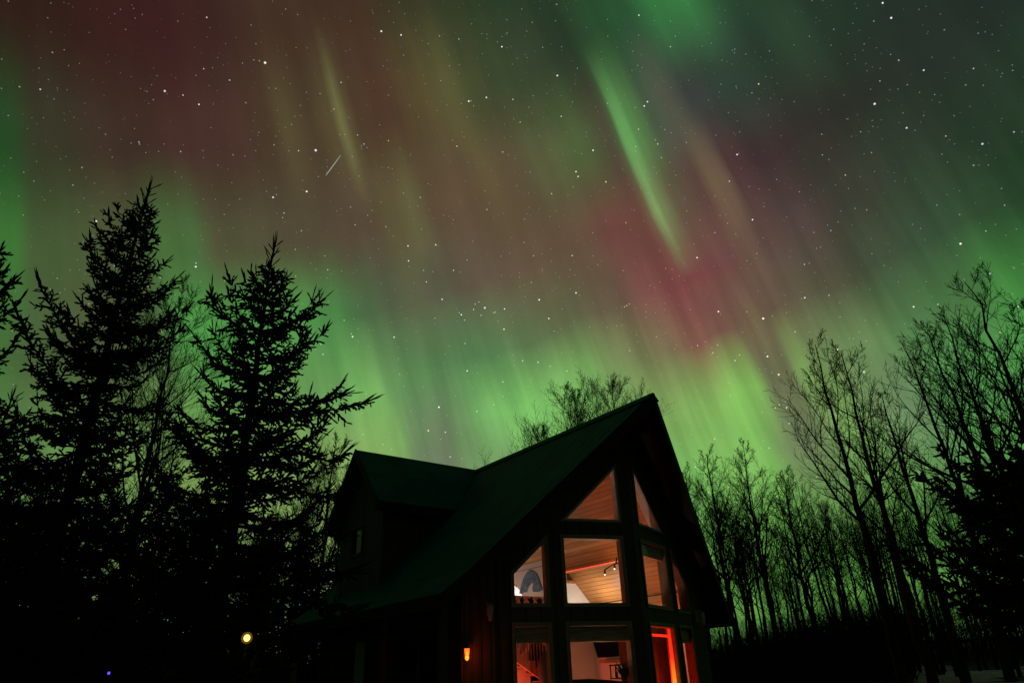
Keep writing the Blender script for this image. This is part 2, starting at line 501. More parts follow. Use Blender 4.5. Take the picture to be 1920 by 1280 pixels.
def mesh_obj(name, verts, faces, material, parent=None, smooth=False, loc=None):
    me = bpy.data.meshes.new(name)
    me.from_pydata([tuple(map(float, v)) for v in verts], [], faces)
    me.update()
    bm = bmesh.new()
    bm.from_mesh(me)
    bmesh.ops.recalc_face_normals(bm, faces=bm.faces)
    bm.to_mesh(me)
    bm.free()
    if smooth:
        for pl in me.polygons:
            pl.use_smooth = True
    me.materials.append(material)
    o = bpy.data.objects.new(name, me)
    col.objects.link(o)
    if parent:
        o.parent = parent
    if loc is not None:
        o.location = loc
    return o


def np_obj(name, verts, quads, tris, material, parent=None, smooth=False):
    """fast mesh from numpy arrays"""
    verts = np.asarray(verts, dtype=np.float32)
    nq, nt = len(quads), len(tris)
    me = bpy.data.meshes.new(name)
    me.vertices.add(len(verts))
    me.vertices.foreach_set('co', verts.ravel())
    loops = np.concatenate([np.asarray(quads, dtype=np.int32).ravel(), np.asarray(tris, dtype=np.int32).ravel()])
    me.loops.add(len(loops))
    me.loops.foreach_set('vertex_index', loops)
    me.polygons.add(nq + nt)
    starts = np.concatenate([np.arange(nq) * 4, nq * 4 + np.arange(nt) * 3]).astype(np.int32)
    me.polygons.foreach_set('loop_start', starts)
    if smooth:
        me.polygons.foreach_set('use_smooth', np.ones(nq + nt, dtype=bool))
    me.update(calc_edges=True)
    me.materials.append(material)
    o = bpy.data.objects.new(name, me)
    col.objects.link(o)
    if parent:
        o.parent = parent
    return o


class MB:
    """collects solid pieces into one mesh"""

    def __init__(self):
        self.v, self.f = [], []

    def box(self, lo, hi):
        x0, y0, z0 = lo
        x1, y1, z1 = hi
        b = len(self.v)
        self.v += [(x0, y0, z0), (x1, y0, z0), (x1, y1, z0), (x0, y1, z0), (x0, y0, z1), (x1, y0, z1), (x1, y1, z1), (x0, y1, z1)]
        for q in ((0, 3, 2, 1), (4, 5, 6, 7), (0, 1, 5, 4), (1, 2, 6, 5), (2, 3, 7, 6), (3, 0, 4, 7)):
            self.f.append(tuple(b + i for i in q))
        return self

    def prism(self, poly, off):
        """polygon (3D points) extruded by the vector off"""
        b, n = len(self.v), len(poly)
        off = np.array(off, float)
        self.v += [tuple(p) for p in poly] + [tuple(np.array(p, float) + off) for p in poly]
        self.f.append(tuple(range(b, b + n)))
        self.f.append(tuple(range(b + 2 * n - 1, b + n - 1, -1)))
        for i in range(n):
            j = (i + 1) % n
            self.f.append((b + i, b + j, b + n + j, b + n + i))
        return self

    def ring(self, outer, inner, off):
        b, n = len(self.v), len(outer)
        off = np.array(off, float)
        O, I = [np.array(p, float) for p in outer], [np.array(p, float) for p in inner]
        self.v += [tuple(p) for p in O] + [tuple(p) for p in I] + [tuple(p + off) for p in O] + [tuple(p + off) for p in I]
        for i in range(n):
            j = (i + 1) % n
            o0, o1, i0, i1 = b + i, b + j, b + n + i, b + n + j
            k = 2 * n
            self.f += [(o0, o1, i1, i0), (o0 + k, i0 + k, i1 + k, o1 + k), (o0, o0 + k, o1 + k, o1), (i0, i1, i1 + k, i0 + k)]
        return self

    def tube(self, pts, radii, sides=8, cap=True):
        pts = [np.array(p, float) for p in pts]
        if not hasattr(radii, '__len__'):
            radii = [radii] * len(pts)
        b = len(self.v)
        for i, p in enumerate(pts):
            t = pts[min(i + 1, len(pts) - 1)] - pts[max(i - 1, 0)]
            t /= np.linalg.norm(t) + 1e-9
            a = np.cross(t, (0, 0, 1) if abs(t[2]) < .9 else (1, 0, 0))
            a /= np.linalg.norm(a)
            c = np.cross(t, a)
            for k in range(sides):
                w = 2 * math.pi * k / sides
                self.v.append(tuple(p + radii[i] * (a * math.cos(w) + c * math.sin(w))))
        for i in range(len(pts) - 1):
            for k in range(sides):
                k2 = (k + 1) % sides
                self.f.append((b + i * sides + k, b + i * sides + k2, b + (i + 1) * sides + k2, b + (i + 1) * sides + k))
        if cap:
            self.f.append(tuple(b + k for k in range(sides)))
            e = b + (len(pts) - 1) * sides
            self.f.append(tuple(e + k for k in reversed(range(sides))))
        return self

    def ball(self, c, r, seg=12, sz=1.0):
        pts, rad = [], []
        for i in range(seg // 2 + 1):
            w = -math.pi / 2 + math.pi * i / (seg // 2)
            pts.append((c[0], c[1], c[2] + r * sz * math.sin(w)))
            rad.append(max(r * math.cos(w), r * .02))
        return self.tube(pts, rad, seg)

    def build(self, name, material, parent=None, smooth=False):
        return mesh_obj(name, self.v, self.f, material, parent, smooth)


# ------------------------------------------------------------------ ground
def sstep(a, b, x):
    t = np.clip((x - a) / (b - a), 0, 1)
    return t * t * (3 - 2 * t)


def gz(x, y):
    x, y = np.asarray(x, float), np.asarray(y, float)
    d = np.hypot(x, y)
    az = np.degrees(np.arctan2(x, y))
    front = sstep(-120, -60, az) * (1 - sstep(70, 120, az))
    right = sstep(10, 26, az) * 1.25 * sstep(11, 26, d)
    left = sstep(-12, -24, az)
    h = right + sstep(34, 75, d) * (2.3 + 3.6 * left) * front
    h = h + .12 * np.sin(x * .31 + 1) * np.cos(y * .27) * sstep(20, 40, d)
    return h


def build_ground():
    rs = np.concatenate([np.linspace(0.0, 60, 61), np.geomspace(64, 3000, 30)])
    na = 144
    V, Q, T = [], [], []
    for i, r in enumerate(rs):
        for k in range(na):
            a = 2 * math.pi * k / na
            x, y = r * math.sin(a), r * math.cos(a)
            V.append((x, y, float(gz(x, y))))
    for i in range(len(rs) - 1):
        for k in range(na):
            k2 = (k + 1) % na
            if i == 0:
                T.append((k, na + k2, na + k))
            else:
                Q.append((i * na + k, i * na + k2, (i + 1) * na + k2, (i + 1) * na + k))
    m = bpy.data.materials.new('leaf_litter_and_snow_patches')
    m.use_nodes = True
    nt = m.node_tree
    L = nt.links.new
    p = nt.nodes['Principled BSDF']
    p.inputs['Roughness'].default_value = .95
    tcn = nt.nodes.new('ShaderNodeTexCoord')
    n1 = nt.nodes.new('ShaderNodeTexNoise')
    n1.inputs['Scale'].default_value = .16
    n1.inputs['Detail'].default_value = 6
    n2 = nt.nodes.new('ShaderNodeTexNoise')
    n2.inputs['Scale'].default_value = 3
    n2.inputs['Detail'].default_value = 6
    L(tcn.outputs['Object'], n1.inputs['Vector'])
    L(tcn.outputs['Object'], n2.inputs['Vector'])
    rp = nt.nodes.new('ShaderNodeValToRGB')
    rp.color_ramp.elements[0].color = (.014, .011, .008, 1)
    rp.color_ramp.elements[1].color = (.05, .038, .025, 1)
    L(n2.outputs[0], rp.inputs[0])
    mk = nt.nodes.new('ShaderNodeMapRange')
    mk.inputs['From Min'].default_value = .53
    mk.inputs['From Max'].default_value = .57
    L(n1.outputs[0], mk.inputs['Value'])
    mx = nt.nodes.new('ShaderNodeMix')
    mx.data_type = 'RGBA'
    L(mk.outputs[0], mx.inputs[0])
    L(rp.outputs[0], mx.inputs[6])
    mx.inputs[7].default_value = (.55, .55, .58, 1)
    L(mx.outputs[2], p.inputs['Base Color'])
    o = np_obj('ground', V, Q, T, m, smooth=True)
    tag(o, kind='structure')


build_ground()

# ------------------------------------------------------------------ chalet (local axes: x across the ridge to the right, y back along it)
CX, CY = 2.27620631, 13.81372089
HZ = R(37.255)
house = empty('chalet', (CX, CY, 0), HZ)
tag(house, 'dark timber chalet with a glazed prow front and green metal roof', 'house')
PW = R(69.793)
LX, LY = math.sin(PW), math.cos(PW)
ZW, TW = 5.7316, .9307          # slanted window heads: z = ZW - TW*s
ZR = 6.535                        # wall top under the roof
S0, S1, S2, S3, SE = .262, 1.542, 1.838, 2.5535, 3.475
H1, H2, H3, H4 = 2.491, 2.780, 4.0435, 4.3307
HB = .45                         # window bottoms
DEEP = 7.5


def face(side):
    """maps (s, z, inward) of a prow face to local coordinates"""
    sx = -1 if side == 'L' else 1
    inw = np.array([-sx * LY, LX, 0])            # into the house

    def f(s, z, d=0.0):
        return np.array([sx * LX * s, LY * s, z]) + inw * d
    return f, inw


def zr(s):
    return ZR - TW * s


WT = .16
for side in 'LR':
    f, inw = face(side)
    mb = MB()
    pieces = [
        [(S0, HB), (S0, 0), (S1, 0), (S1, HB)],
        [(S0, H1), (S1, H1), (S1, H2), (S0, H2)],
        [(S0, H3), (S1, H3), (S1, H4), (S0, H4)],
        [(S0, ZW - TW * S0), ((ZW - H4) / TW, H4), (S1, H4), (S1, zr(S1)), (S0, zr(S0))],
        [(S1, 0), (S2, 0), (S2, zr(S2)), (S1, zr(S1))],
        [(S2, 0), (S3, 0), (S3, HB), (S2, HB)],
        [(S2, H1), (S3, H1), (S3, H2), (S2, H2)],
        [(S2, ZW - TW * S2), (S3, ZW - TW * S3), (S3, zr(S3)), (S2, zr(S2))],
        [(S3, 0), (SE, 0), (SE, zr(SE)), (S3, zr(S3))],
        [(.012, 0), (S0, 0), (S0, zr(S0)), (.012, zr(.012))],
    ]
    for pc in pieces:
        mb.prism([f(s, z) for s, z in pc], inw * WT)
    mb.build('facade_wall', m_post, house)
# corner board where the two faces of the prow meet
MB().prism([(-.03, -.012, 0), (.03, -.012, 0), (.03, .16, 0), (-.03, .16, 0)], (0, 0, 6.5)).build('corner_board', m_post, house)
for sx in (-1, 1):
    x0 = sx * LX * SE
    y0 = LY * SE
    MB().box((min(x0, x0 - sx * WT), y0 + .02, 0), (max(x0, x0 - sx * WT), DEEP, 3.305)).build('side_wall', m_siding, house)
MB().prism([(-3.1, DEEP, 0), (3.1, DEEP, 0), (3.1, DEEP, 3.45), (0, DEEP, 6.53), (-3.1, DEEP, 3.45)], (0, -.15, 0)).build('rear_wall', m_siding, house)
# board battens that catch a little light at the left end of the facade
fL, inL = face('L')
mb = MB()
for k in range(6):
    s = S3 + .1 + k * .16
    mb.prism([fL(s, .05, -.018), fL(s + .035, .05, -.018), fL(s + .035, zr(s + .035) - .02, -.018), fL(s, zr(s) - .02, -.018)], inL * .017)
mb.build('wall_batten', m_siding, house)


# ---- roof
RT = 6.75
TAN = .9917
KN, KZ = 3.386, 6.75 - .9917 * 3.386
EN = 4.12
EZ = KZ - (EN - KN) * .72


def slab(top, th):
    mb = MB()
    mb.prism([np.array(p) - np.array((0, 0, th)) for p in top], (0, 0, th))
    return mb


rakeL = [(0, -.95), (-KN, .56), (-EN, .62)]
slab([(0, -.95, RT), (-KN, .56, KZ), (-KN, 7.85, KZ), (0, 7.85, RT)], .20).build('roof', m_roof, house)
slab([(-KN - .001, .56, KZ - .012), (-EN, .52, EZ), (-EN, 7.85, EZ), (-KN - .001, 7.85, KZ - .012)], .16).build('porch_roof', m_roof, house)
slab([(.001, -.95, RT), (.001, 7.85, RT), (4.0, 7.85, RT - TAN * 4.0), (4.0, 1.05, RT - TAN * 4.0)], .20).build('roof', m_roof, house)
# rake boards and eave boards
def rake(a, b, drop, name='rake_board'):
    a, b = np.array(a, float), np.array(b, float)
    d = b - a
    d[2] = 0
    nrm = np.array([d[1], -d[0], 0])
    nrm /= np.linalg.norm(nrm)
    if nrm[1] > 0:
        nrm = -nrm
    mb = MB()
    mb.prism([a + (0, 0, .03), b + (0, 0, .03), b - (0, 0, drop), a - (0, 0, drop)], nrm * .04)
    return mb.build(name, m_fascia, house)


rake((0, -.954, RT), (-KN, .556, KZ), .25)
rake((0, -.954, RT), (4.0, 1.046, RT - TAN * 4.0), .25)
rake((-KN, .556, KZ), (-EN, .516, EZ), .22)
MB().box((-EN - .04, .52, EZ - .2), (-EN - .002, 7.85, EZ + .02)).build('eave_board', m_fascia, house)
MB().box((4.002, 1.05, RT - TAN * 4 - .24), (4.04, 7.85, RT - TAN * 4 + .02)).build('eave_board', m_fascia, house)
mb = MB()
mb.prism([(-.16, -.97, RT - .12), (0, -.97, RT + .045), (.16, -.97, RT - .12), (0, -.97, RT + .012)], (0, 8.8, 0))
mb.build('ridge_cap', m_roof, house)
# soffits under the overhang
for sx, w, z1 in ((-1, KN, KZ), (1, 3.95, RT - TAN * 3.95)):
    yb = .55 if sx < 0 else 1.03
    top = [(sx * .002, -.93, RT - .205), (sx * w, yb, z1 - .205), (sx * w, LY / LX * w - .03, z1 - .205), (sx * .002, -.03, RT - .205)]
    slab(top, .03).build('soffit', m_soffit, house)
# ---- dormer (cross gable on the left slope)
DB = 5.56
DW = 1.36          # half width of its roof
DEV = RT - DW * 1.12
for sy in (-1, 1):
    xin_e = -(RT - DEV) / TAN
    top = [(-3.55, DB, RT + .02), (-.02, DB, RT + .02), (xin_e + .02, DB + sy * DW, DEV + .02), (-3.55, DB + sy * DW, DEV + .02)]
    slab(top, .16).build('dormer_roof', m_roof, house)
    mb = MB()
    mb.prism([(-3.55, DB, RT + .04), (-3.55, DB + sy * (DW + .02), DEV + .02), (-3.55, DB + sy * (DW + .02), DEV - .19), (-3.55, DB, RT - .17)], (-.04, 0, 0))
    mb.build('dormer_rake', m_fascia, house)
    mb = MB()
    y = DB + sy * (DW + .002)
    mb.box((-3.55, min(y, y + sy * .03), DEV - .2), (xin_e + .1, max(y, y + sy * .03), DEV + .015))
    mb.build('dormer_eave', m_fascia, house)
    yw = DB + sy * 1.14
    mb = MB()
    mb.prism([(-3.2, yw, 3.42), (-3.2, yw, DEV + .02), (-1.35, yw, DEV + .02)], (0, -sy * .12, 0))
    mb.build('dormer_side', m_siding, house)
    mb = MB()
    for k in range(9):
        xx = -3.1 + k * .18
        zlow = RT - TAN * -xx + .01
        if zlow < DEV - .25:
            mb.box((xx, min(yw, yw + sy * .014), zlow), (xx + .03, max(yw, yw + sy * .014), DEV - .02))
    mb.build('dormer_batten', m_siding, house)
wy0, wy1, wz0, wz1 = 5.40, 6.0, 4.30, 4.95
gab = MB()
xg = -3.2
gab.prism([(xg, DB - 1.14, 3.42), (xg, wy0, 3.42), (xg, wy0, 6.55 - (DB - wy0) * 1.12), (xg, DB - 1.14, 6.55 - 1.14 * 1.12)], (-.1, 0, 0))
gab.prism([(xg, wy1, 3.42), (xg, DB + 1.14, 3.42), (xg, DB + 1.14, 6.55 - 1.14 * 1.12), (xg, wy1, 6.55 - (wy1 - DB) * 1.12)], (-.1, 0, 0))
gab.prism([(xg, wy0, 3.42), (xg, wy1, 3.42), (xg, wy1, wz0), (xg, wy0, wz0)], (-.1, 0, 0))
gab.prism([(xg, wy0, wz1), (xg, wy1, wz1), (xg, wy1, 6.55 - (wy1 - DB) * 1.12), (xg, DB, 6.55), (xg, wy0, 6.55 - (DB - wy0) * 1.12)], (-.1, 0, 0))
gab.build('dormer_gable', m_siding, house)


def inset(poly, w):
    """shrink a convex 2D polygon by w"""
    n = len(poly)
    P = [np.array(p, float) for p in poly]
    c = sum(P) / n
    lines = []
    for i in range(n):
        a, b = P[i], P[(i + 1) % n]
        d = (b - a) / np.linalg.norm(b - a)
        nn = np.array([-d[1], d[0]])
        if (c - a) @ nn < 0:
            nn = -nn
        lines.append((a + nn * w, d))
    out = []
    for i in range(n):
        (p, d), (q, e) = lines[i - 1], lines[i]
        A = np.array([d, -e]).T
        t = np.linalg.solve(A, q - p)
        out.append(p + d * t[0])
    return out


def window(f, inw, poly, fw=.05, valance=0.0, glassm=m_glass, proud=.022, jamb=m_frame):
    o2 = inset(poly, .002)
    i2 = inset(poly, fw)
    trimm = m_dframe if jamb is m_dframe else m_frame
    fr = MB().ring([f(s, z, -proud) for s, z in o2], [f(s, z, -proud) for s, z in i2], inw * (WT + proud + .01)).build('window', jamb, house)
    g2 = inset(poly, fw - .004)
    MB().prism([f(s, z, .03) for s, z in g2], inw * .006).build('pane', glassm, fr)
    # thin outer trim that catches the light
    t1 = inset(poly, -.02)
    MB().ring([f(s, z, -proud - .008) for s, z in t1], [f(s, z, -proud - .008) for s, z in inset(poly, .016)], inw * .007).build('trim', trimm, fr)
    if valance:
        s_ = [p[0] for p in i2]
        zt = max(p[1] for p in i2)
        MB().prism([f(s, z, .05) for s, z in ((min(s_) + .003, zt - .004), (max(s_) - .003, zt - .004), (max(s_) - .003, zt - valance), (min(s_) + .003, zt - valance))],
                   inw * .04).build('valance', m_valance, fr)
    return fr


zw = lambda s: ZW - TW * s
for side in 'LR':
    f, inw = face(side)
    window(f, inw, [(S0, H4), ((ZW - H4) / TW, H4), (S0, zw(S0))], fw=.045, jamb=m_white)
    window(f, inw, [(S0, H2), (S1, H2), (S1, H3), (S0, H3)], valance=.0 if side == 'L' else .24, jamb=m_jamb)
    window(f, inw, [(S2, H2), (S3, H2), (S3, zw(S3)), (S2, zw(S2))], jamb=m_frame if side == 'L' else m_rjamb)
    window(f, inw, [(S0, HB), (S1, HB), (S1, H1), (S0, H1)], valance=.27 if side == 'L' else 0)
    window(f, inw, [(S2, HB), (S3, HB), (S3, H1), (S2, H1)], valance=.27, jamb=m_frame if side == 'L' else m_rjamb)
# dormer window with pale curtain, side window and sliding door under the porch roof
def side_f(x):
    def f(s, z, d=0.0):
        return np.array([x + d, s, z])
    return f, np.array([1.0, 0, 0])


fd, ind = side_f(xg - .1)
w = window(fd, ind, [(wy0, wz0), (wy1, wz0), (wy1, wz1), (wy0, wz1)], fw=.04, jamb=m_dframe)
MB().box((xg - .058, wy0 + .05, wz0 + .05), (xg - .052, wy0 + .42, wz1 - .05)).build('curtain', m_pale, w)
MB().box((xg + .05, wy0 - .05, wz0 - .05), (xg + .06, wy1 + .05, wz1 + .05)).build('blind', m_dark, w)
fs, ins = side_f(-LX * SE - .03)
w = window(fs, ins, [(4.86, 1.2), (5.58, 1.2), (5.58, 2.5), (4.86, 2.5)], fw=.06, jamb=m_dframe)
MB().box((-LX * SE - .008, 4.9, 1.25), (-LX * SE - .004, 5.5, 2.45)).build('blind', m_pale, w)
mb = MB()
fs2 = lambda s, z, d=0.0: np.array([-LX * SE - .045 + d, s, z])
mb.ring([fs2(s, z) for s, z in ((1.82, .35), (3.46, .35), (3.46, 2.5), (1.82, 2.5))], [fs2(s, z) for s, z in ((1.9, .42), (3.38, .42), (3.38, 2.42), (1.9, 2.42))], (.043, 0, 0))
door = mb.build('patio_door', m_dframe, house)
for a, b in ((1.92, 2.66), (2.62, 3.36)):
    MB().box((-LX * SE - .03, a, .44), (-LX * SE - .02, b, 2.4)).build('pane', m_black, door)
MB().box((-LX * SE - .05, 2.60, .44), (-LX * SE - .012, 2.68, 2.4)).build('stile', m_dframe, door)
# porch posts carry the low roof
for y in (.75, 2.9, 5.0, 7.2):
    MB().box((-3.95, y, 0), (-3.82, y + .13, EZ - .12)).build('porch_post', m_siding, house)

# ---- inside the chalet
MB().prism([(0, .25, .28), (3.05, 1.38, .28), (3.05, DEEP - .16, .28), (-3.05, DEEP - .16, .28), (-3.05, 1.38, .28)], (0, 0, .08)).build('floor', m_floor, house)
MB().box((-3.05, 4.0, 2.55), (3.05, DEEP - .16, 2.74)).build('loft_floor', m_redwood, house)
for sx in (-1, 1):
    pts = [(sx * .004, .2), (sx * 3.08, LY / LX * 3.08 + .19), (sx * 3.08, DEEP - .16), (sx * .004, DEEP - .16)]
    slab([(x, y, 6.40 - TAN * abs(x)) for x, y in pts], .035).build('ceiling', m_ceil, house)
# purlin under the right slope with the red light strip on its lower edge
PN = 2.15
MB().box((PN - .06, .98, 4.06), (PN + .05, 4.64, 4.32)).build('purlin', m_ceil, house)
# bedroom box: white front wall, beige side wall facing the loft
WN = 1.9
MB().prism([(WN, 4.7, 2.745), (3.04, 4.7, 2.745), (3.04, 4.7, 3.36), (2.55, 4.7, 3.85), (WN, 4.7, 3.85)], (0, .08, 0)).build('loft_wall', m_white, house)
MB().prism([(WN, 4.7, 3.852), (2.54, 4.7, 3.852), (WN, 4.7, 4.47)], (0, .08, 0)).build('loft_gable_panel', m_ceil, house)
MB().box((WN - .02, 4.66, 3.83), (2.53, 4.695, 3.90)).build('panel_trim', m_ceil, house)
MB().box((2.20, 4.66, 3.902), (2.225, 4.695, 4.14)).build('panel_trim', m_ceil, house)
MB().prism([(2.235, 4.69, 3.905), (2.50, 4.69, 3.905), (2.235, 4.69, 4.15)], (0, .006, 0)).build('dark_panel', m_metal, house)
MB().prism([(WN, 4.785, 2.745), (WN, 4.785, 4.46), (WN, 7.05, 4.46), (WN, 6.55, 4.15), (WN, 5.95, 3.3), (WN, 5.8, 2.745)], (.06, 0, 0)).build('loft_partition', m_beige, house)
MB().box((-3.05, 3.99, 2.742), (1.5, 4.06, 3.37)).build('loft_parapet', m_redwood, house)
MB().box((1.7, 4.62, .362), (3.05, 4.70, 2.548)).build('living_room_wall', m_beige, house)
MB().box((-3.05, 5.7, .362), (1.69, 5.78, 2.548)).build('stair_wall', m_beige, house)
MB().box((2.98, 1.5, .362), (3.06, 4.61, 2.6)).build('wall_lining', m_beige, house)
MB().box((2.985, 1.5, 2.603), (3.06, 4.69, 3.3)).build('wall_panelling', m_ceil, house)

house_m = Matrix.Translation((CX, CY, 0)) @ Matrix.Rotation(HZ, 4, 'Z')


def placed(name, p, label, cat, rz=0, group=None):
    """an Empty at a point given in the chalet's own axes"""
    w = house_m @ Vector(p)
    return tag(empty(name, w, HZ + rz), label, cat, group)


def lamp(name, p, c, energy, size, parent=None):
    l = bpy.data.lights.new(name, 'POINT')
    l.energy = energy
    l.color = c
    l.shadow_soft_size = size
    o = bpy.data.objects.new(name, l)
    col.objects.link(o)
    if parent:
        o.parent = parent
        o.location = p
    else:
        o.location = house_m @ Vector(p)
    return o


m_warm = glow('warm_bulb', (1, .74, .45), 2.5)
m_hot_red = glow('red_lit_casing_glow', (1, .016, .002), 1.25)
m_red_soft = glow('soft_red_strip_glow', (1, .012, .002), 1.1)
m_orange_hot = glow('orange_hot_bulb', (1, .22, .015), 5)

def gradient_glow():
    m = bpy.data.materials.new('red_to_orange_casing_glow')
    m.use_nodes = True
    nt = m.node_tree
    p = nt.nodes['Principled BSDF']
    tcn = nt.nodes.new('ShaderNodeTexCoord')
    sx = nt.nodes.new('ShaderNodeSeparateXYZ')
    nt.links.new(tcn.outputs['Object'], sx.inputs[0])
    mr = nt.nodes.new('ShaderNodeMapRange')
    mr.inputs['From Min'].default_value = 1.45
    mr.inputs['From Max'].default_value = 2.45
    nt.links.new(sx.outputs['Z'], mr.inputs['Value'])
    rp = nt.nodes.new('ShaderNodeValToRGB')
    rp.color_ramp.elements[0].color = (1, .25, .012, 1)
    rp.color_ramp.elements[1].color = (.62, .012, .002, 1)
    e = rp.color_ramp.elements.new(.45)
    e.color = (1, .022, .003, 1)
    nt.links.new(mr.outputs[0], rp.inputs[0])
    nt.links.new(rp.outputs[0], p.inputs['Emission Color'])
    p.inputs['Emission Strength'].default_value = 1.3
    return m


m_casing_glow = gradient_glow()  # lamplight on the window casing, painted as emission, oranger towards the bottom
# track light with three spots below the right slope
t = placed('track_light', (2.05, 2.62, 3.96), 'dark track light with three small lit spots under the pine ceiling', 'ceiling light')
MB().tube([(0, -.3, .02), (0, -.1, .07), (0, .15, .05), (0, .42, -.03)], .016, 6).build('rail', m_metal, t)
MB().tube([(0, 0, .06), (.05, 0, .2)], .02, 6).build('stem', m_metal, t)
for y, z in ((-.3, .0), (.05, .05), (.4, -.04)):
    s = MB().tube([(0, y, z), (-.03, y - .02, z - .09)], [.02, .035], 8).build('spot', m_metal, t)
    MB().ball((-.035, y - .022, z - .1), .018, 8).build('bulb', m_warm, s)
lamp('track_light_lamp', (-.25, 0, -.12), (1, .62, .30), 3, .04, t)

# red strip under the purlin
ls = MB().box((-.010, -1.83, -.01), (.0, 1.83, .012)).build('light_strip', m_red_soft)
ls.matrix_world = house_m @ Matrix.Translation((PN - .062, 2.81, 4.08))
tag(ls, 'thin red light strip along the ceiling beam behind the upper window', 'light strip')

# unseen fill lamp added behind the partition: its light whitens the loft room
MB().box((1.2, 7.06, 2.745), (3.04, 7.13, 4.0)).build('bedroom_wall', m_white, house)
MB().prism([(1.2, 7.06, 4.002), (2.34, 7.06, 4.002), (1.2, 7.06, 5.13)], (0, .07, 0)).build('bedroom_gable', m_white, house)
t = placed('bedroom_fill_lamp', (2.5, 5.9, 2.745), 'unseen white lamp added to light the loft room behind the partition', 'lamp')
MB().tube([(0, 0, 0), (0, 0, .03), (0, 0, .04), (0, 0, .3)], [.1, .1, .015, .015], 10).build('stand', m_metal, t)
MB().tube([(0, 0, .25), (0, 0, .45)], [.14, .09], 14, cap=False).build('lamp_shade', glow('white_shade', (1, .97, .9), 3), t)
lamp('bedroom_fill_light', (0, 0, .6), (.93, .96, 1), 60, .08, t)
# unseen fill lamp added behind the parapet to brighten the beige loft wall
t = placed('loft_fill_lamp', (.55, 6.1, 2.745), 'unseen low lamp added behind the loft parapet to light the beige wall', 'lamp')
MB().tube([(0, 0, 0), (0, 0, .03), (0, 0, .04), (0, 0, .25)], [.1, .1, .015, .015], 10).build('stand', m_metal, t)
MB().tube([(0, 0, .2), (0, 0, .38)], [.13, .09], 14, cap=False).build('lamp_shade', glow('cream_shade', (1, .8, .65), 2), t)
lamp('loft_fill_light', (0, 0, .5), (1, .87, .74), 24, .08, t)
# unseen fill lamp added on the right wall: it lights the lower part of the pine ceiling
t = placed('ceiling_fill_lamp', (2.9, 3.75, 2.9), 'unseen warm lamp added on the inner right wall to light the pine ceiling', 'lamp')
MB().tube([(.08, 0, -.05), (-.42, 0, -.05)], .015, 6).build('arm', m_metal, t)
MB().tube([(-.42, 0, -.08), (-.42, 0, .06)], [.05, .09], 12, cap=False).build('lamp_shade', m_warm, t)
lamp('ceiling_fill_light', (-.42, 0, .17), (1, .86, .68), 25, .06, t)

# unseen floor lamp added below view to light the living room
t = placed('living_room_fill_lamp', (.15, 1.35, .362), 'unseen slim floor lamp added to light the living room', 'lamp')
MB().tube([(0, 0, 0), (0, 0, .03), (0, 0, .04), (0, 0, .95)], [.14, .14, .013, .013], 10).build('stand', m_metal, t)
MB().tube([(0, 0, .85), (0, 0, 1.1)], [.17, .12], 14, cap=False).build('lamp_shade', glow('amber_shade', (1, .55, .3), 2), t)
lamp('living_room_fill_light', (0, 0, 1.3), (1, .62, .40), 52, .12, t)
t = placed('stair_fill_lamp', (.35, 4.9, .362), 'unseen red lamp added at the foot of the stairs to redden them', 'lamp')  # unseen fill lamp added for the red wash on the stairs
MB().tube([(0, 0, 0), (0, 0, .3)], [.08, .05], 10).build('stand', m_metal, t)
MB().tube([(0, 0, .3), (0, 0, .5)], [.1, .07], 12, cap=False).build('lamp_shade', glow('red_shade', (1, .08, .03), 1.5), t)
lamp('stair_fill_light', (0, -.1, .75), (1, .12, .05), 85, .1, t)

# unseen lamp added to redden the right-hand part of the pine ceiling
t = placed('red_fill_lamp', (2.93, 1.95, 2.62), 'small unseen red lamp added inside by the right-hand windows', 'wall light')
MB().box((0, -.05, -.06), (.045, .05, .06)).build('back_plate', m_metal, t)
MB().tube([(-.06, 0, -.07), (-.06, 0, .07)], [.045, .07], 12, cap=False).build('lamp_shade', glow('red_wall_shade', (1, .2, .06), 2), t)
lamp('red_fill_light', (-.3, 0, .15), (1, .26, .1), 8, .06, t)

# red lamp and the casing it reddens, that light painted as emission
fR, inR = face('R')
t = placed('red_lit_casing', (0, 0, 0), 'inner casing of the right lower window, its red lamplight painted as glow', 'light strip')
MB().prism([fR(s, z, .06) for s, z in ((S0 + .06, 2.31), (1.39, 2.31), (1.39, 2.265), (S0 + .06, 2.265))], inR * .03).build('top_casing', m_hot_red, t)
MB().prism([fR(s, z, .06) for s, z in ((1.392, 2.43), (1.487, 2.43), (1.487, 1.2), (1.345, 1.2))], inR * .03).build('upright_casing', m_casing_glow, t)
t2 = placed('red_lamp', fR(1.42, .362, .34), 'hot orange lamp glowing low in the right corner of the red window', 'lamp')
MB().tube([(0, 0, 0), (0, 0, .03), (0, 0, .05), (0, 0, .6)], [.1, .1, .02, .02], 10).build('stand', m_metal, t2)
MB().tube([(0, 0, .55), (0, 0, .62), (0, 0, .78), (0, 0, .85)], [.03, .06, .055, .02], 12).build('bulb', m_orange_hot, t2)
lamp('red_lamp_light', (-.15, .15, .98), (1, .03, .004), 60, .06, t2)
# dark door standing behind the red window
t = placed('interior_door', (0, 0, 0), 'dark red inner door behind the glowing red window', 'door')
MB().prism([fR(s, z, .55) for s, z in ((.1, .37), (2.85, .37), (2.85, 2.5), (.1, 2.5))], inR * .05).build('leaf', m_redwood, t)
MB().prism([fR(s, z, .535) for s, z in ((.55, 1.2), (1.25, 1.2), (1.25, 2.15), (.55, 2.15))], inR * .012).build('panel', m_redwood, t)

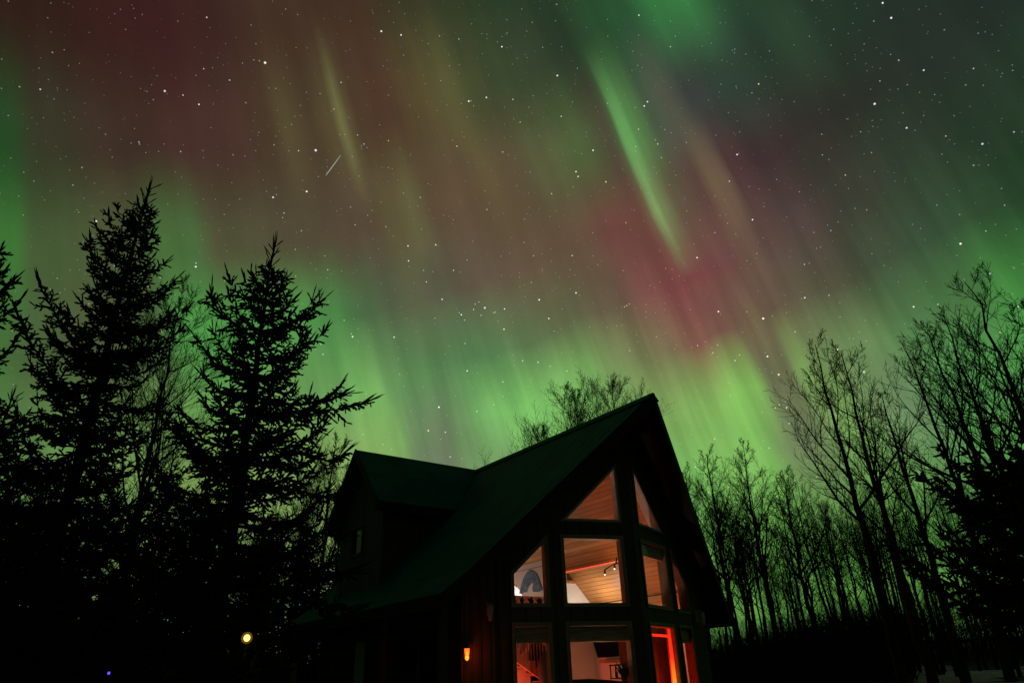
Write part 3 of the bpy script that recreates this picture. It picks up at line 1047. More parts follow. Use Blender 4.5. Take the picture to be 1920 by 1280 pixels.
# picture on the loft wall
t = placed('wall_hanging', (WN - .012, 5.85, 3.75), 'blue grey arch shaped wall hanging on the beige loft wall', 'wall hanging')
outer = [(-.60, -.03), (-.50, .20), (-.36, .42), (-.18, .57), (-.02, .64), (.16, .59), (.34, .48), (.46, .28), (.54, .10), (.60, -.04),
         (.40, -.08), (.12, -.05), (.10, .06), (.16, .19), (.06, .23), (-.06, .17), (-.16, .08), (-.22, -.03), (-.36, -.01), (-.48, -.05)]
MB().prism([(0, -y * .84 - .06, z * .84) for y, z in outer], (-.012, 0, 0)).build('cloth', m_blue, t)
# thin lines round it: the edges of panels
t = placed('panel_lines', (WN - .008, 5.85, 3.75), 'thin dark picture rails on the beige wall around the hanging', 'rail')
MB().box((0, .72, -.1), (.006, .735, .52)).build('upright_rail', m_line, t)
MB().box((0, -.8, .56), (.006, .8, .572)).build('top_rail', m_line, t)

# television, mantel shelf
t = placed('television', (2.9, 4.02, 2.28), 'black flat television mounted high on the inner wall', 'television')
MB().prism([(0, -.48, -.25), (0, .42, -.25), (-.03, .56, .27), (-.03, -.38, .27)], (.05, 0, 0)).build('screen', m_black, t)
MB().box((.05, -.1, -.1), (.078, .1, .1)).build('bracket', m_metal, t)
t = MB().box((2.78, 3.25, 1.90), (2.975, 4.25, 1.975)).build('mantel_shelf', m_redwood)
t.matrix_world = house_m
tag(t, 'red lit wooden mantel shelf under the television', 'shelf')

# staircase with balusters
t = placed('staircase', (0, 4.85, 0), 'red lit wooden staircase with thin balusters behind the left lower window', 'stairs')
nst = 9
zig = []
x, z = 0.5, 2.30
for k in range(nst):
    zig.append((x, z)); x += .235; zig.append((x, z)); z -= .15
MB().prism([(px, 0, pz) for px, pz in zig + [(zig[-1][0], zig[-1][1] - .22), (.5, 2.05)]], (0, .05, 0)).build('stringer', m_redwood, t)
mb = MB()
for k in range(nst):
    xx, zz = .5 + .235 * k, 2.30 - .15 * k
    mb.box((xx - .02, .06, zz - .03), (xx + .25, .75, zz))
mb.build('treads', m_redwood, t)
mb = MB()
for k in range(22):
    xx = .53 + .094 * k
    zz = 2.30 - .15 * int((xx - .5) / .235)
    mb.box((xx - .011, .012, zz + .001), (xx + .011, .034, 2.50 - .64 * (xx - 1.3)))
mb.build('balustrade', m_line, t)
MB().prism([(.45, 0, 3.09), (2.6, 0, 1.72), (2.6, 0, 1.66), (.45, 0, 3.03)], (0, .05, 0)).build('handrail', m_redwood, t)
# coat beside the stairs
t = placed('coat', (1.09, 4.3, 0), 'dark coat hanging on a stand beside the staircase', 'coat')
MB().tube([(0, 0, .36), (0, 0, .4), (0, 0, .42), (0, 0, 2.2)], [.2, .2, .025, .02], 10).build('stand', m_metal, t)
MB().tube([(0, 0, .75), (0, 0, 1.3), (0, 0, 1.85), (0, 0, 2.0), (.01, 0, 2.12), (0, 0, 2.2)], [.2, .19, .2, .17, .08, .05], 12).build('garment', m_dark, t, True)

# sofa back, lantern and plants inside by the lower windows
t = placed('sofa', (0, 0, 0), 'dark sofa with its back to the middle lower window', 'sofa')
MB().prism([fL(s, z, .45) for s, z in ((.3, .5), (1.9, .5), (1.9, 1.50), (1.7, 1.56), (.95, 1.57), (.5, 1.53), (.3, 1.5))], inL * .25).build('back', m_dark, t)
MB().prism([fL(s, z, .7) for s, z in ((.3, .37), (1.9, .37), (1.9, .8), (.3, .8))], inL * .6).build('seat', m_dark, t)
t = placed('lantern', fL(.42, 1.57, .5), 'small pale framed lantern standing on the sofa back', 'lantern')
mb = MB()
for a in (-.07, .07):
    for b in (-.07, .07):
        mb.box((a - .008, b - .008, 0), (a + .008, b + .008, .2))
mb.box((-.085, -.085, .2), (.085, .085, .225))
mb.box((-.085, -.085, -.02), (.085, .085, 0))
mb.build('frame', m_metal, t)
MB().tube([(0, 0, 0), (0, 0, .1)], .035, 10).build('candle', m_white, t)


def houseplant(loc, label, n=22, h=.3, seed=1, group=None):
    rnd = random.Random(seed)
    t = placed('houseplant', loc, label, 'plant', group=group)
    MB().tube([(0, 0, 0), (0, 0, .06)], [.035, .045], 10).build('pot', m_dark, t)
    mb = MB()
    for k in range(n):
        a, e = rnd.uniform(0, 6.28), rnd.uniform(.5, 1.4)
        L_ = h * rnd.uniform(.5, 1)
        p = np.array((math.cos(a) * math.cos(e) * L_, math.sin(a) * math.cos(e) * L_, .1 + math.sin(e) * L_))
        q = np.array((0, 0, .05))
        sd = np.array((-math.sin(a), math.cos(a), 0)) * .03
        mid = (p + q) / 2 + np.array((0, 0, .05))
        mb.prism([q, mid + sd, p, mid - sd], (0, 0, .004))
    mb.build('leaves', m_leaf, t)
    return t


houseplant(tuple(fL(.33, 1.45, .3)), 'leafy houseplant at the right end of the middle lower window', 26, .36, 2)
for k, (s, n) in enumerate(((1.95, 12), (2.12, 10), (2.3, 14), (2.45, 9))):
    houseplant(tuple(fL(s, 2.745, .22)), ['low dark plant on the loft sill beside the post', 'smallest plant on the loft sill behind the parapet', 'bushy plant on the loft sill under the blue hanging', 'low plant at the left end of the loft sill'][k], n, .13, 10 + k, 'plants on the loft sill')
MB().prism([fL(s, z, .17) for s, z in ((S2 - .1, 2.70), (S3 + .1, 2.70), (S3 + .1, 2.742), (S2 - .1, 2.742))], inL * .14).build('loft_sill', m_redwood, house)


# ---- lamps on the outside walls
def wall_lamp(s, z, f, lit, label, group=None, side=1):
    p = f(s, z, -.02)
    t = placed('wall_lantern', p, label, 'wall lamp', group=group)
    _, inw = face('L' if f is fL else 'R')
    o = -inw
    mt = m_metal if lit else mat('pale_painted_metal', (.42, .36, .24), .6, var=.2)
    MB().prism([np.array((-.05, 0, -.1)), np.array((.05, 0, -.1)), np.array((.05, 0, .12)), np.array((-.05, 0, .12))], o * .02).build('back_plate', mt, t)
    MB().tube([o * .01 + (0, 0, .06), o * .09 + (0, 0, .12), o * .13 + (0, 0, .1)], .012, 6).build('arm', mt, t)
    c = o * .13
    MB().tube([c + (0, 0, .1), c + (0, 0, .07)], [.02, .07], 8).build('cap', mt, t)
    if lit:
        MB().tube([c + (0, 0, .068), c + (0, 0, -.03), c + (0, 0, -.06)], [.045, .036, .03], 10).build('shade', glow('lantern_glow', (1, .10, .004), 2.4), t, True)
        MB().ball(c + (0, 0, -.07), .036, 10, 1.4).build('bulb', glow('lantern_core', (1, .22, .015), 2.4), t, True)
        l = lamp('wall_lantern_light', tuple(o * .24 + (0, 0, -.02)), (1, .08, .006), 1.25, .03, t)
    else:
        MB().tube([c + (0, 0, .068), c + (0, 0, .02), c + (0, 0, -.16), c + (0, 0, -.2)], [.05, .06, .042, .015], 8).build('shade', mat('frosted_shade', (.5, .45, .33), .5, var=.1), t)
    return t


wall_lamp(3.42, 2.03, fL, True, 'glowing orange wall lantern at the left corner of the chalet front', 'wall lanterns on the chalet')
wall_lamp(3.0, 2.72, fL, False, 'unlit pale wall lantern high on the boards left of the windows', 'wall lanterns on the chalet')
wall_lamp(2.95, 2.72, fR, False, 'unlit pale wall lantern at the right end of the chalet front', 'wall lanterns on the chalet')


# ------------------------------------------------------------------ trees
def tubes_np(P0, P1, R0, R1, sides=3):
    """many tapered tubes at once -> verts, quads"""
    P0, P1 = np.asarray(P0, float), np.asarray(P1, float)
    R0, R1 = np.asarray(R0, float), np.asarray(R1, float)
    T = P1 - P0
    T /= np.linalg.norm(T, axis=1)[:, None] + 1e-9
    ref = np.where(np.abs(T[:, 2:3]) < .9, np.array([[0, 0, 1.0]]), np.array([[1.0, 0, 0]]))
    A = np.cross(T, ref)
    A /= np.linalg.norm(A, axis=1)[:, None] + 1e-9
    B = np.cross(T, A)
    n = len(P0)
    V = np.empty((n, 2 * sides, 3))
    for k in range(sides):
        w = 2 * math.pi * k / sides
        o = A * math.cos(w) + B * math.sin(w)
        V[:, k] = P0 + o * R0[:, None]
        V[:, sides + k] = P1 + o * R1[:, None]
    base = (np.arange(n) * 2 * sides)[:, None]
    Q = np.concatenate([base + np.array([[k, (k + 1) % sides, sides + (k + 1) % sides, sides + k]]) for k in range(sides)])
    return V.reshape(-1, 3), Q


def shoots_np(P, Dv, L, Rr):
    """needle-clad shoots: little three-sided spindles"""
    P, Dv, L, Rr = map(lambda a: np.asarray(a, float), (P, Dv, L, Rr))
    T = Dv / (np.linalg.norm(Dv, axis=1)[:, None] + 1e-9)
    ref = np.where(np.abs(T[:, 2:3]) < .9, np.array([[0, 0, 1.0]]), np.array([[1.0, 0, 0]]))
    A = np.cross(T, ref)
    A /= np.linalg.norm(A, axis=1)[:, None] + 1e-9
    B = np.cross(T, A)
    n = len(P)
    V = np.empty((n, 7, 3))
    ph = np.random.default_rng(n).uniform(0, 6.28, n)
    for k in range(3):
        w = ph + 2 * math.pi * k / 3
        o = A * np.cos(w)[:, None] + B * np.sin(w)[:, None]
        V[:, k] = P + o * (Rr * .7)[:, None]
        V[:, 3 + k] = P + T * (L * .72)[:, None] + o * Rr[:, None]
    V[:, 6] = P + T * L[:, None]
    b = (np.arange(n) * 7)[:, None]
    Q = np.concatenate([b + np.array([[k, (k + 1) % 3, 3 + (k + 1) % 3, 3 + k]]) for k in range(3)])
    Tt = np.concatenate([b + np.array([[3 + k, 3 + (k + 1) % 3, 6]]) for k in range(3)])
    return V.reshape(-1, 3), Q, Tt


class Spruce:
    def __init__(self, seed, H, left, right, az, dens=1.0, low=.6, lean=0.0):
        self.rnd = random.Random(seed)
        self.H, self.left, self.right, self.dens, self.low = H, left, right, dens, low
        self.az = az
        self.tx = np.array([math.cos(az), -math.sin(az), 0])       # to the viewer's right
        self.P, self.D, self.L, self.R = [], [], [], []
        self.t0, self.t1, self.tr0, self.tr1 = [], [], [], []

    def shoot(self, p, d, l, r):
        self.P.append(p); self.D.append(d); self.L.append(l); self.R.append(r)

    def seg(self, a, b, r0, r1):
        self.t0.append(a); self.t1.append(b); self.tr0.append(r0); self.tr1.append(r1)

    def bough(self, pts, r0, fingers=4, full=1.0, tip=1.0):
        """a branch along pts, clothed with side branchlets and shoots"""
        rnd = self.rnd
        pts = [np.array(p, float) for p in pts]
        Lt = sum(np.linalg.norm(pts[i + 1] - pts[i]) for i in range(len(pts) - 1))
        n = len(pts) - 1
        for i in range(n):
            a, b = pts[i], pts[i + 1]
            self.seg(a, b, r0 * (1 - .8 * i / n), r0 * (1 - .8 * (i + 1) / n))
        step = .092 / self.dens
        m = max(2, int(Lt / step))
        side = 1
        for k in range(m):
            x = .12 + .88 * (k + rnd.random() * .6) / m
            fi = min(x, .999) * n
            i = int(fi)
            p = pts[i] + (pts[i + 1] - pts[i]) * (fi - i)
            t = pts[i + 1] - pts[i]
            t /= np.linalg.norm(t) + 1e-9
            h = np.cross(t, (0, 0, 1))
            hn = np.linalg.norm(h)
            h = h / hn if hn > .05 else np.array((1., 0, 0))
            side = -side
            l2 = (.14 + .30 * Lt * (1 - x) * .55) * rnd.uniform(.6, 1.25)
            l2 = min(l2, .8) * full
            ang = rnd.uniform(.7, 1.15)
            d2 = t * math.cos(ang) + h * side * math.sin(ang) + np.array((0, 0, rnd.uniform(-.75, .45)))
            d2 /= np.linalg.norm(d2)
            rr = rnd.uniform(.02, .03)
            self.shoot(p, d2, l2, rr)
            # shoots hugging the branch
            d3 = t + np.array([rnd.gauss(0, .45) for _ in range(3)])
            self.shoot(p, d3, rnd.uniform(.1, .22), .026)
            q = max(2, int(l2 / .042))
            s3 = 1
            for j in range(q):
                y = (j + .5 + rnd.random() * .4) / q
                s3 = -s3
                pp = p + d2 * l2 * y
                d4 = d2 * .75 + np.cross(d2, (0, 0, 1)) * s3 * rnd.uniform(.5, .9) + np.array((0, 0, rnd.uniform(-.8, .6)))
                self.shoot(pp, d4, rnd.uniform(.09, .21) * (1.1 - .4 * y), rnd.uniform(.015, .022))
        # long bare-looking fingers at the tip
        t = pts[-1] - pts[-2]
        t /= np.linalg.norm(t)
        for k in range(fingers):
            d = t + np.array([rnd.gauss(0, .26), rnd.gauss(0, .26), rnd.uniform(0, .55)])
            self.shoot(pts[-1] - t * rnd.uniform(0, .18), d, rnd.uniform(.2, .46) * tip, rnd.uniform(.013, .018))

    def prof(self, z, c):
        d = self.H - z
        l = np.interp(d, [a for a, b in self.left], [b for a, b in self.left])
        r = np.interp(d, [a for a, b in self.right], [b for a, b in self.right])
        k = (1 + c) / 2
        return l * (1 - k) + r * k

    def grow(self):
        rnd, H = self.rnd, self.H
        z = self.low
        phase = 0
        while z < H - .95:
            d = H - z
            nb = 6 if d > 1 else 5
            phase += rnd.uniform(.3, .9)
            for k in range(nb):
                a = phase + 2 * math.pi * k / nb + rnd.uniform(-.3, .3)
                hor = np.array([math.cos(a), math.sin(a), 0])
                L = self.prof(z, float(hor @ self.tx)) * rnd.choice((rnd.uniform(.4, .75), rnd.uniform(.75, 1.0), rnd.uniform(.85, 1.1), rnd.uniform(.95, 1.25)))
                if L < .12:
                    continue
                e = R(np.interp(d, [0, .8, 2, 5, 9], [38, 38, 30, 12, -4]) + rnd.uniform(-8, 8))
                sag = .14 + .02 * d
                n = 6
                pts = []
                zz = z + rnd.uniform(-.14, .14)
                bend = rnd.uniform(-.25, .25)
                hs = np.array([-hor[1], hor[0], 0])
                for i in range(n + 1):
                    x = i / n
                    pts.append(np.array([0, 0, zz]) + hor * L * x * (1 - .12 * x) + hs * L * bend * x * x + np.array((0, 0, L * (math.tan(e) * x * .8 - sag * x + (sag + .18) * x ** 3))))
                self.bough(pts, .010 + .012 * L, fingers=3, tip=float(np.interp(d, [.7, 2.2, 6, 8], [.42, .85, 1.0, .8])))
            z += rnd.uniform(.26, .40) * (1 if d > 2 else .8)
        # leader with its whorl of upright fingers
        top = np.array([0, 0, H])
        self.seg(top - (0, 0, 1.0), top, .018, .006)
        self.shoot(top - (0, 0, .85), np.array((.04, 0, 1.)), .85, .020)
        for k in range(9):
            a = k * 2.4 + rnd.random() * .6
            zz = .45 + .06 * k
            e = rnd.uniform(.5, .8)
            self.shoot(top - (0, 0, zz), np.array([math.cos(a) * e, math.sin(a) * e, .85]), rnd.uniform(.28, .46), .016)

    def finish(self, base, label, cat='spruce', group=None, name='spruce_tree'):
        root = empty(name, base)
        tag(root, label, cat, group)
        zs = np.linspace(-.2, self.H - .3, 14)
        r0 = .012 * self.H + .03
        mb = MB()
        rr = self.rnd
        mb.tube([(rr.uniform(-.03, .03), rr.uniform(-.03, .03), z) for z in zs], [max(.012, r0 * (1 - z / self.H) ** .9) for z in zs], 9)
        mb.build('trunk', m_bark, root, True)
        v1, q1 = tubes_np(self.t0, self.t1, self.tr0, self.tr1, 4)
        v2, q2, t2 = shoots_np(self.P, self.D, self.L, self.R)
        V = np.concatenate([v1, v2])
        np_obj('crown', V, np.concatenate([q1, q2 + len(v1)]), t2 + len(v1), m_needle, root)
        return root


def spruce_at(x, y, dist, seed, left, right, label, dens=1.0, boughs=(), low=.6, group=None):
    p = at(x, y, dist)
    az = math.atan2(p[0], p[1])
    zb = float(gz(p[0], p[1])) - .05
    base = np.array((p[0], p[1], zb))
    s = Spruce(seed, p[2] - zb, left, right, az, dens, low)
    s.grow()
    for path, r0, dd in boughs:
        pts = []
        for i, (bx, by) in enumerate(path):
            q = at(bx, by, dist + dd * i / (len(path) - 1)) - base
            pts.append(q)
        # finer polyline
        fine = []
        for i in range(len(pts) - 1):
            for k in range(3):
                fine.append(pts[i] + (pts[i + 1] - pts[i]) * k / 3)
        fine.append(pts[-1])
        s.bough(fine, r0, fingers=5, full=1.15, tip=1.15)
    return s.finish(tuple(base), label, group=group)


G1 = 'big spruces left of the chalet'
spruce_at(285, 328, 15, 11,
          [(0, .04), (.9, .14), (1.5, .36), (2.2, .8), (2.8, .78), (3.4, .78), (4, .95), (5, 1.3), (7, 1.9), (9, 2.3), (12, 2.3)],
          [(0, .04), (.9, .14), (1.5, .32), (2.2, .58), (2.8, .72), (3.4, .98), (4, 1.2), (5, 1.35), (7, 1.7), (9, 2.1), (12, 2.3)],
          'tallest dark spruce, left of the chalet, with a bare finger-like top', .98,
          [([(196, 720), (150, 650), (108, 598), (76, 538)], .035, -.6), ([(180, 800), (110, 720), (62, 650), (34, 596)], .04, -1.0),
           ([(200, 700), (270, 655), (315, 590)], .03, -.3), ([(214, 560), (180, 500), (165, 455)], .02, -.3)], group=G1)
spruce_at(518, 432, 13, 12,
          [(0, .04), (.9, .14), (1.5, .36), (2.1, .85), (2.5, 1.0), (3.0, .98), (3.2, 1.15), (4, 1.5), (5.5, 1.9), (7, 2.1), (10, 2.3)],
          [(0, .04), (.9, .14), (1.5, .36), (2.1, .88), (2.6, 1.15), (2.8, 1.1), (3.4, 1.35), (4.4, 1.75), (5.5, 1.8), (7, 2.0), (10, 2.2)],
          'second spruce, right beside the chalet, with long drooping right-hand boughs', .92,
          [([(480, 780), (560, 770), (630, 768), (690, 752)], .035, -.5), ([(478, 745), (560, 760), (610, 752), (645, 738)], .03, -.3),
           ([(485, 650), (560, 610), (600, 566)], .025, -.3), ([(485, 640), (440, 610), (400, 575), (396, 553)], .025, -.3),
           ([(470, 860), (560, 850), (620, 865), (646, 850)], .03, -.3), ([(455, 915), (540, 915), (605, 930), (640, 925)], .03, -.3),
            ([(450, 970), (535, 980), (600, 1000), (638, 1005)], .03, -.3), ([(446, 1030), (540, 1050), (610, 1075), (655, 1075)], .035, -.4),
            ([(442, 1085), (540, 1110), (610, 1135), (660, 1145)], .035, -.5), ([(440, 1130), (520, 1165), (590, 1190), (640, 1205)], .035, -.5)], group=G1)
spruce_at(-62, 430, 13.5, 13,
          [(0, .06), (1, .7), (2, 1.1), (4, 1.6), (8, 2.4), (12, 2.5)],
          [(0, .06), (1, .75), (2, 1.15), (3, 1.0), (4, 1.4), (6, 1.9), (8, 2.2), (12, 2.4)],
          'spruce at the left edge of the picture, only its right-hand boughs showing', 1.05,
          [([(-80, 620), (-30, 590), (22, 528)], .025, -.4), ([(-90, 700), (-20, 690), (30, 640)], .03, -.4)], group=G1)
# low dense spruces closing the lower right corner
G2 = 'dark conifers in the lower right corner'
spruce_at(1832, 786, 13, 21, [(0, .1), (.6, .6), (1.5, 1.0), (3, 1.7), (5, 2.4), (8, 2.4)], [(0, .1), (.6, .6), (2, 1.2), (5, 2.0), (8, 2.2)],
          'dark bushy conifer at the right edge below the bare treetops', 1.25, low=2.1, group=G2)
spruce_at(1935, 770, 11.5, 22, [(0, .1), (.8, .8), (2, 1.3), (5, 1.9), (8, 2.2)], [(0, .1), (.8, .8), (2, 1.3), (5, 2.0), (8, 2.2)],
          'nearer dark conifer cut off by the right edge of the picture', 1.25, low=2.1, group=G2)


def copy_tree(o):
    c = o.copy()
    col.objects.link(c)
    for ch in [k for k in o.children]:
        d = ch.copy()
        col.objects.link(d)
        d.parent = c
    return c


# the spruces that stand further back on the left
def proto_spruce(seed, H, w):
    s = Spruce(seed, H, [(0, .05), (1, .35 * w), (3, .9 * w), (6, 1.5 * w), (10, 2.0 * w)], [(0, .05), (1, .35 * w), (3, .9 * w), (6, 1.5 * w), (10, 2.0 * w)], 0, .62, .3)
    s.grow()
    return s


back = []
for k, (sd, H, w) in enumerate(((31, 9.0, 1.25), (32, 7.5, 1.35), (33, 8.0, 1.1))):
    back.append((proto_spruce(sd, H, w), H))
protos = [None] * 3
SPOTS = [(30, 720, 27), (215, 885, 30), (375, 925, 27), (110, 850, 28), (330, 830, 30), (440, 900, 26), (250, 950, 24), (590, 1040, 22), (30, 900, 23), (150, 1010, 22), (400, 990, 24), (500, 1000, 30), (520, 960, 26), (585, 985, 24),
         (-40, 820, 20), (70, 930, 19.5), (170, 985, 33), (255, 1000, 20), (340, 1035, 19), (640, 1000, 33), (480, 1060, 18.5),
         (10, 1010, 17), (110, 1080, 22), (420, 1080, 30), (630, 1085, 26), (200, 1110, 17.5), (300, 1130, 16.5), (660, 1120, 30), (60, 1150, 16)]
for i, (x, y, dd) in enumerate(SPOTS):
    p = at(x, y, dd)
    zb = float(gz(p[0], p[1])) - .05
    k = i % 3
    if protos[k] is None:
        protos[k] = o = back[k][0].finish((0, 0, 0), 'dark spruce standing behind the big spruces on the left', 'spruce', 'spruces further back on the left')
    else:
        o = copy_tree(protos[k])
    sc = (p[2] - zb) / back[k][1]
    o.location = (p[0], p[1], zb)
    wsc = max(sc, .55) * random.Random(i).uniform(.9, 1.15)
    o.scale = (wsc, wsc, sc)
    o.rotation_euler = (0, 0, i * 2.1)


# ---- leafless trees
class Bare:
    def __init__(self, seed, H, limbs=14, spread=.34, start=.3, r=.14, up=.5, levels=3, dens=1.0, fork=False):
        self.rnd = random.Random(seed)
        self.A = ([], [], [], [])
        self.T = ([], [], [], [])
        self.levels, self.up, self.dens = levels, up, dens
        rnd = self.rnd
        n = 14
        p = np.zeros(3)
        d = np.array((0, 0, 1.0))
        pts = []
        wob = np.array([rnd.gauss(0, .013), rnd.gauss(0, .013), 0])
        for i in range(n + 1):
            x = i / n
            pts.append(np.array([wob[0] * H * math.sin(x * 3.1) + rnd.gauss(0, .0035) * H, wob[1] * H * math.sin(x * 2.6) + rnd.gauss(0, .0035) * H, H * x - .1]) if i else np.array((0, 0, -.2)))
        pts[-1][:2] = 0
        rad = [max(.008, r * (1 - .93 * (i / n) ** .85)) for i in range(n + 1)]
        for i in range(n):
            self.add(self.T, pts[i], pts[i + 1], rad[i], rad[i + 1])
        a = rnd.uniform(0, 6)
        for k in range(limbs):
            x = start + (1 - start) * (k + rnd.random() * .7) / limbs
            x = min(x, .985)
            i = min(int(x * n), n - 1)
            q = pts[i] + (pts[i + 1] - pts[i]) * (x * n - i)
            a += 2.4 + rnd.uniform(-.5, .5)
            e = R(rnd.uniform(38, 62))
            d = np.array([math.cos(a) * math.cos(e), math.sin(a) * math.cos(e), math.sin(e)])
            L = H * spread * (1.15 - 1.02 * (x - start) / (1 - start)) * rnd.uniform(.7, 1.2)
            self.branch(q, d, L, rad[i] * rnd.uniform(.4, .6), 1)

    def add(self, S, a, b, r0, r1):
        S[0].append(a); S[1].append(b); S[2].append(r0); S[3].append(r1)

    def branch(self, p, d, L, r, lev):
        rnd = self.rnd
        n = {1: 7, 2: 5, 3: 3}.get(lev, 2)
        S = self.T if lev == 1 and r > .03 else self.A
        r = max(r, .005)
        stp = L / n
        ch = {1: 2.1, 2: 1.5}.get(lev, 1.0) * self.dens
        for i in range(n):
            d = d + np.array([rnd.gauss(0, .085), rnd.gauss(0, .085), rnd.gauss(0, .06) + self.up * .22])
            d /= np.linalg.norm(d)
            q = p + d * stp
            r0, r1 = r * (1 - .8 * i / n), r * (1 - .8 * (i + 1) / n)
            self.add(S, p, q, max(r0, .0055), max(r1, .0045))
            if lev <= self.levels - 1 and (i > 0 or lev > 1):
                m = int(ch) + (rnd.random() < ch % 1)
                for _ in range(m):
                    ax = np.array([rnd.gauss(0, 1), rnd.gauss(0, 1), rnd.gauss(0, .5)])
                    ax -= d * (ax @ d)
                    ax /= np.linalg.norm(ax) + 1e-9
                    an = R(rnd.uniform(26, 52))
                    d2 = d * math.cos(an) + ax * math.sin(an)
                    self.branch(p + d * stp * rnd.random(), d2, L * rnd.uniform(.28, .55) * (1.05 - .5 * i / n), r0 * .55, lev + 1)
            p = q

    def finish(self, base, label, group=None, name='bare_tree', m=None, cat='tree'):
        root = empty(name, base)
        tag(root, label, cat, group)
        v, q = tubes_np(*self.T, sides=6)
        np_obj('trunk', v, q, np.zeros((0, 3), int), m or m_twig, root)
        v, q = tubes_np(*self.A, sides=3)
        np_obj('crown', v, q, np.zeros((0, 3), int), m or m_twig, root)
        return root


def bare_at(x, y, dist, seed, label, group=None, **kw):
    p = at(x, y, dist)
    zb = float(gz(p[0], p[1]))
    b = Bare(seed, p[2] - zb, **kw)
    return b.finish((p[0], p[1], zb), label, group)


G3 = 'tall bare trees on the right'
AS = dict(limbs=13, spread=.33, start=.44, r=.14, up=.42, dens=.84)
FORE = [(1527, 640, 20, 'tall bare tree nearest the chalet in the right-hand row'), (1575, 652, 21.5, 'bare tree with a forked top second in the right-hand row'),
        (1652, 735, 22, 'lower bare tree in a gap of the right-hand row'), (1736, 612, 20, 'bare tree with two upright leaders right of the gap'),
        (1690, 640, 23, 'thin bare tree behind the two-leader tree'), (1806, 522, 18, 'tallest bare tree near the right edge with a pointed top'),
        (1912, 560, 17.5, 'bare tree cut by the right edge of the picture'), (1860, 640, 22, 'bare tree between the tallest tree and the right edge'),
        (1768, 588, 20.5, 'straight bare tree between the two-leader tree and the tallest one'), (1610, 760, 26, 'slender bare tree seen between the front trunks of the right-hand row')]
for k, (x, y, dd, lb) in enumerate(FORE):
    bare_at(x, y, dd, 100 + k, lb, G3, **AS)
G4 = 'rounded bare trees beside the gable'
for k, (x, y, dd, lb) in enumerate([(1325, 845, 30, 'rounded bare tree just right of the chalet gable'), (1392, 826, 31, 'taller rounded bare tree right of the gable with a bulging top'),
                                    (1466, 880, 33, 'lower rounded bare tree at the dip of the treeline'), (1285, 880, 34, 'bare tree half hidden behind the right roof edge')]):
    bare_at(x, y, dd, 130 + k, lb, G4, limbs=19, spread=.32, start=.42, r=.15, up=.3, dens=1.0)
G5 = 'bare treetops above the roof'
for k, (x, y, dd, lb) in enumerate([(1078, 735, 30, 'bare treetop rising over the middle of the roof ridge'), (1146, 722, 31, 'bare treetop rising over the roof close to the gable peak'),
                                    (1012, 812, 33, 'small bare treetop low over the roof ridge')]):
    bare_at(x, y, dd, 140 + k, lb, G5, limbs=22, spread=.33, start=.55, r=.14, up=.5, dens=1.3)
bare_at(345, 548, 22, 150, 'bare branching tree between the two big spruces', None, limbs=22, spread=.36, start=.35, r=.13, up=.5, dens=1.25)
bare_at(630, 826, 24, 151, 'low spreading bare tree between the spruce and the dormer', None, limbs=18, spread=.42, start=.3, r=.13, up=.25, dens=1.25)

# the forest behind: thin trunks, many of them, from a few shapes
FG = [Bare(200 + k, 10.0, limbs=14, spread=.27, start=.42, r=.10, up=.42, dens=.72) for k in range(5)]
fproto = [None] * 5
rnd = random.Random(5)
spots = []
for k in range(92):
    x = rnd.uniform(1285, 1990)
    dd = rnd.choice((rnd.uniform(25, 36), rnd.uniform(32, 60)))
    top = 1010 - 120 * rnd.random() - (x - 1300) * .06
    if x < 1480:
        top = max(top, 900)
    spots.append((x, top, dd, 0))
for k in range(44):
    spots.append((rnd.uniform(1290, 1900), rnd.uniform(1040, 1110), rnd.uniform(45, 75), 0))
for k in range(50):
    spots.append((rnd.uniform(-60, 660), rnd.uniform(860, 1020), rnd.uniform(28, 55), 1))
for i, (x, y, dd, zone) in enumerate(spots):
    p = at(x, y, dd)
    zb = float(gz(p[0], p[1]))
    k = i % 5
    lab = ('thin dark trunk in the bare forest behind the chalet', 'thin bare trunk behind the spruces on the left')[zone]
    grp = ('forest trunks behind the chalet', 'forest trunks behind the left spruces')[zone]
    if fproto[k] is None:
        fproto[k] = o = FG[k].finish((0, 0, 0), lab, grp, 'forest_tree', m_twig2)
    else:
        o = copy_tree(fproto[k])
        o['label'], o['group'] = lab, grp
    sc = (p[2] - zb) / 10.0
    o.location = (p[0], p[1], zb)
    w = max(sc, .7) * rnd.uniform(.8, 1.2)
    o.scale = (w, w, sc)
    o.rotation_euler = (rnd.gauss(0, .02), rnd.gauss(0, .02), i * 1.7)


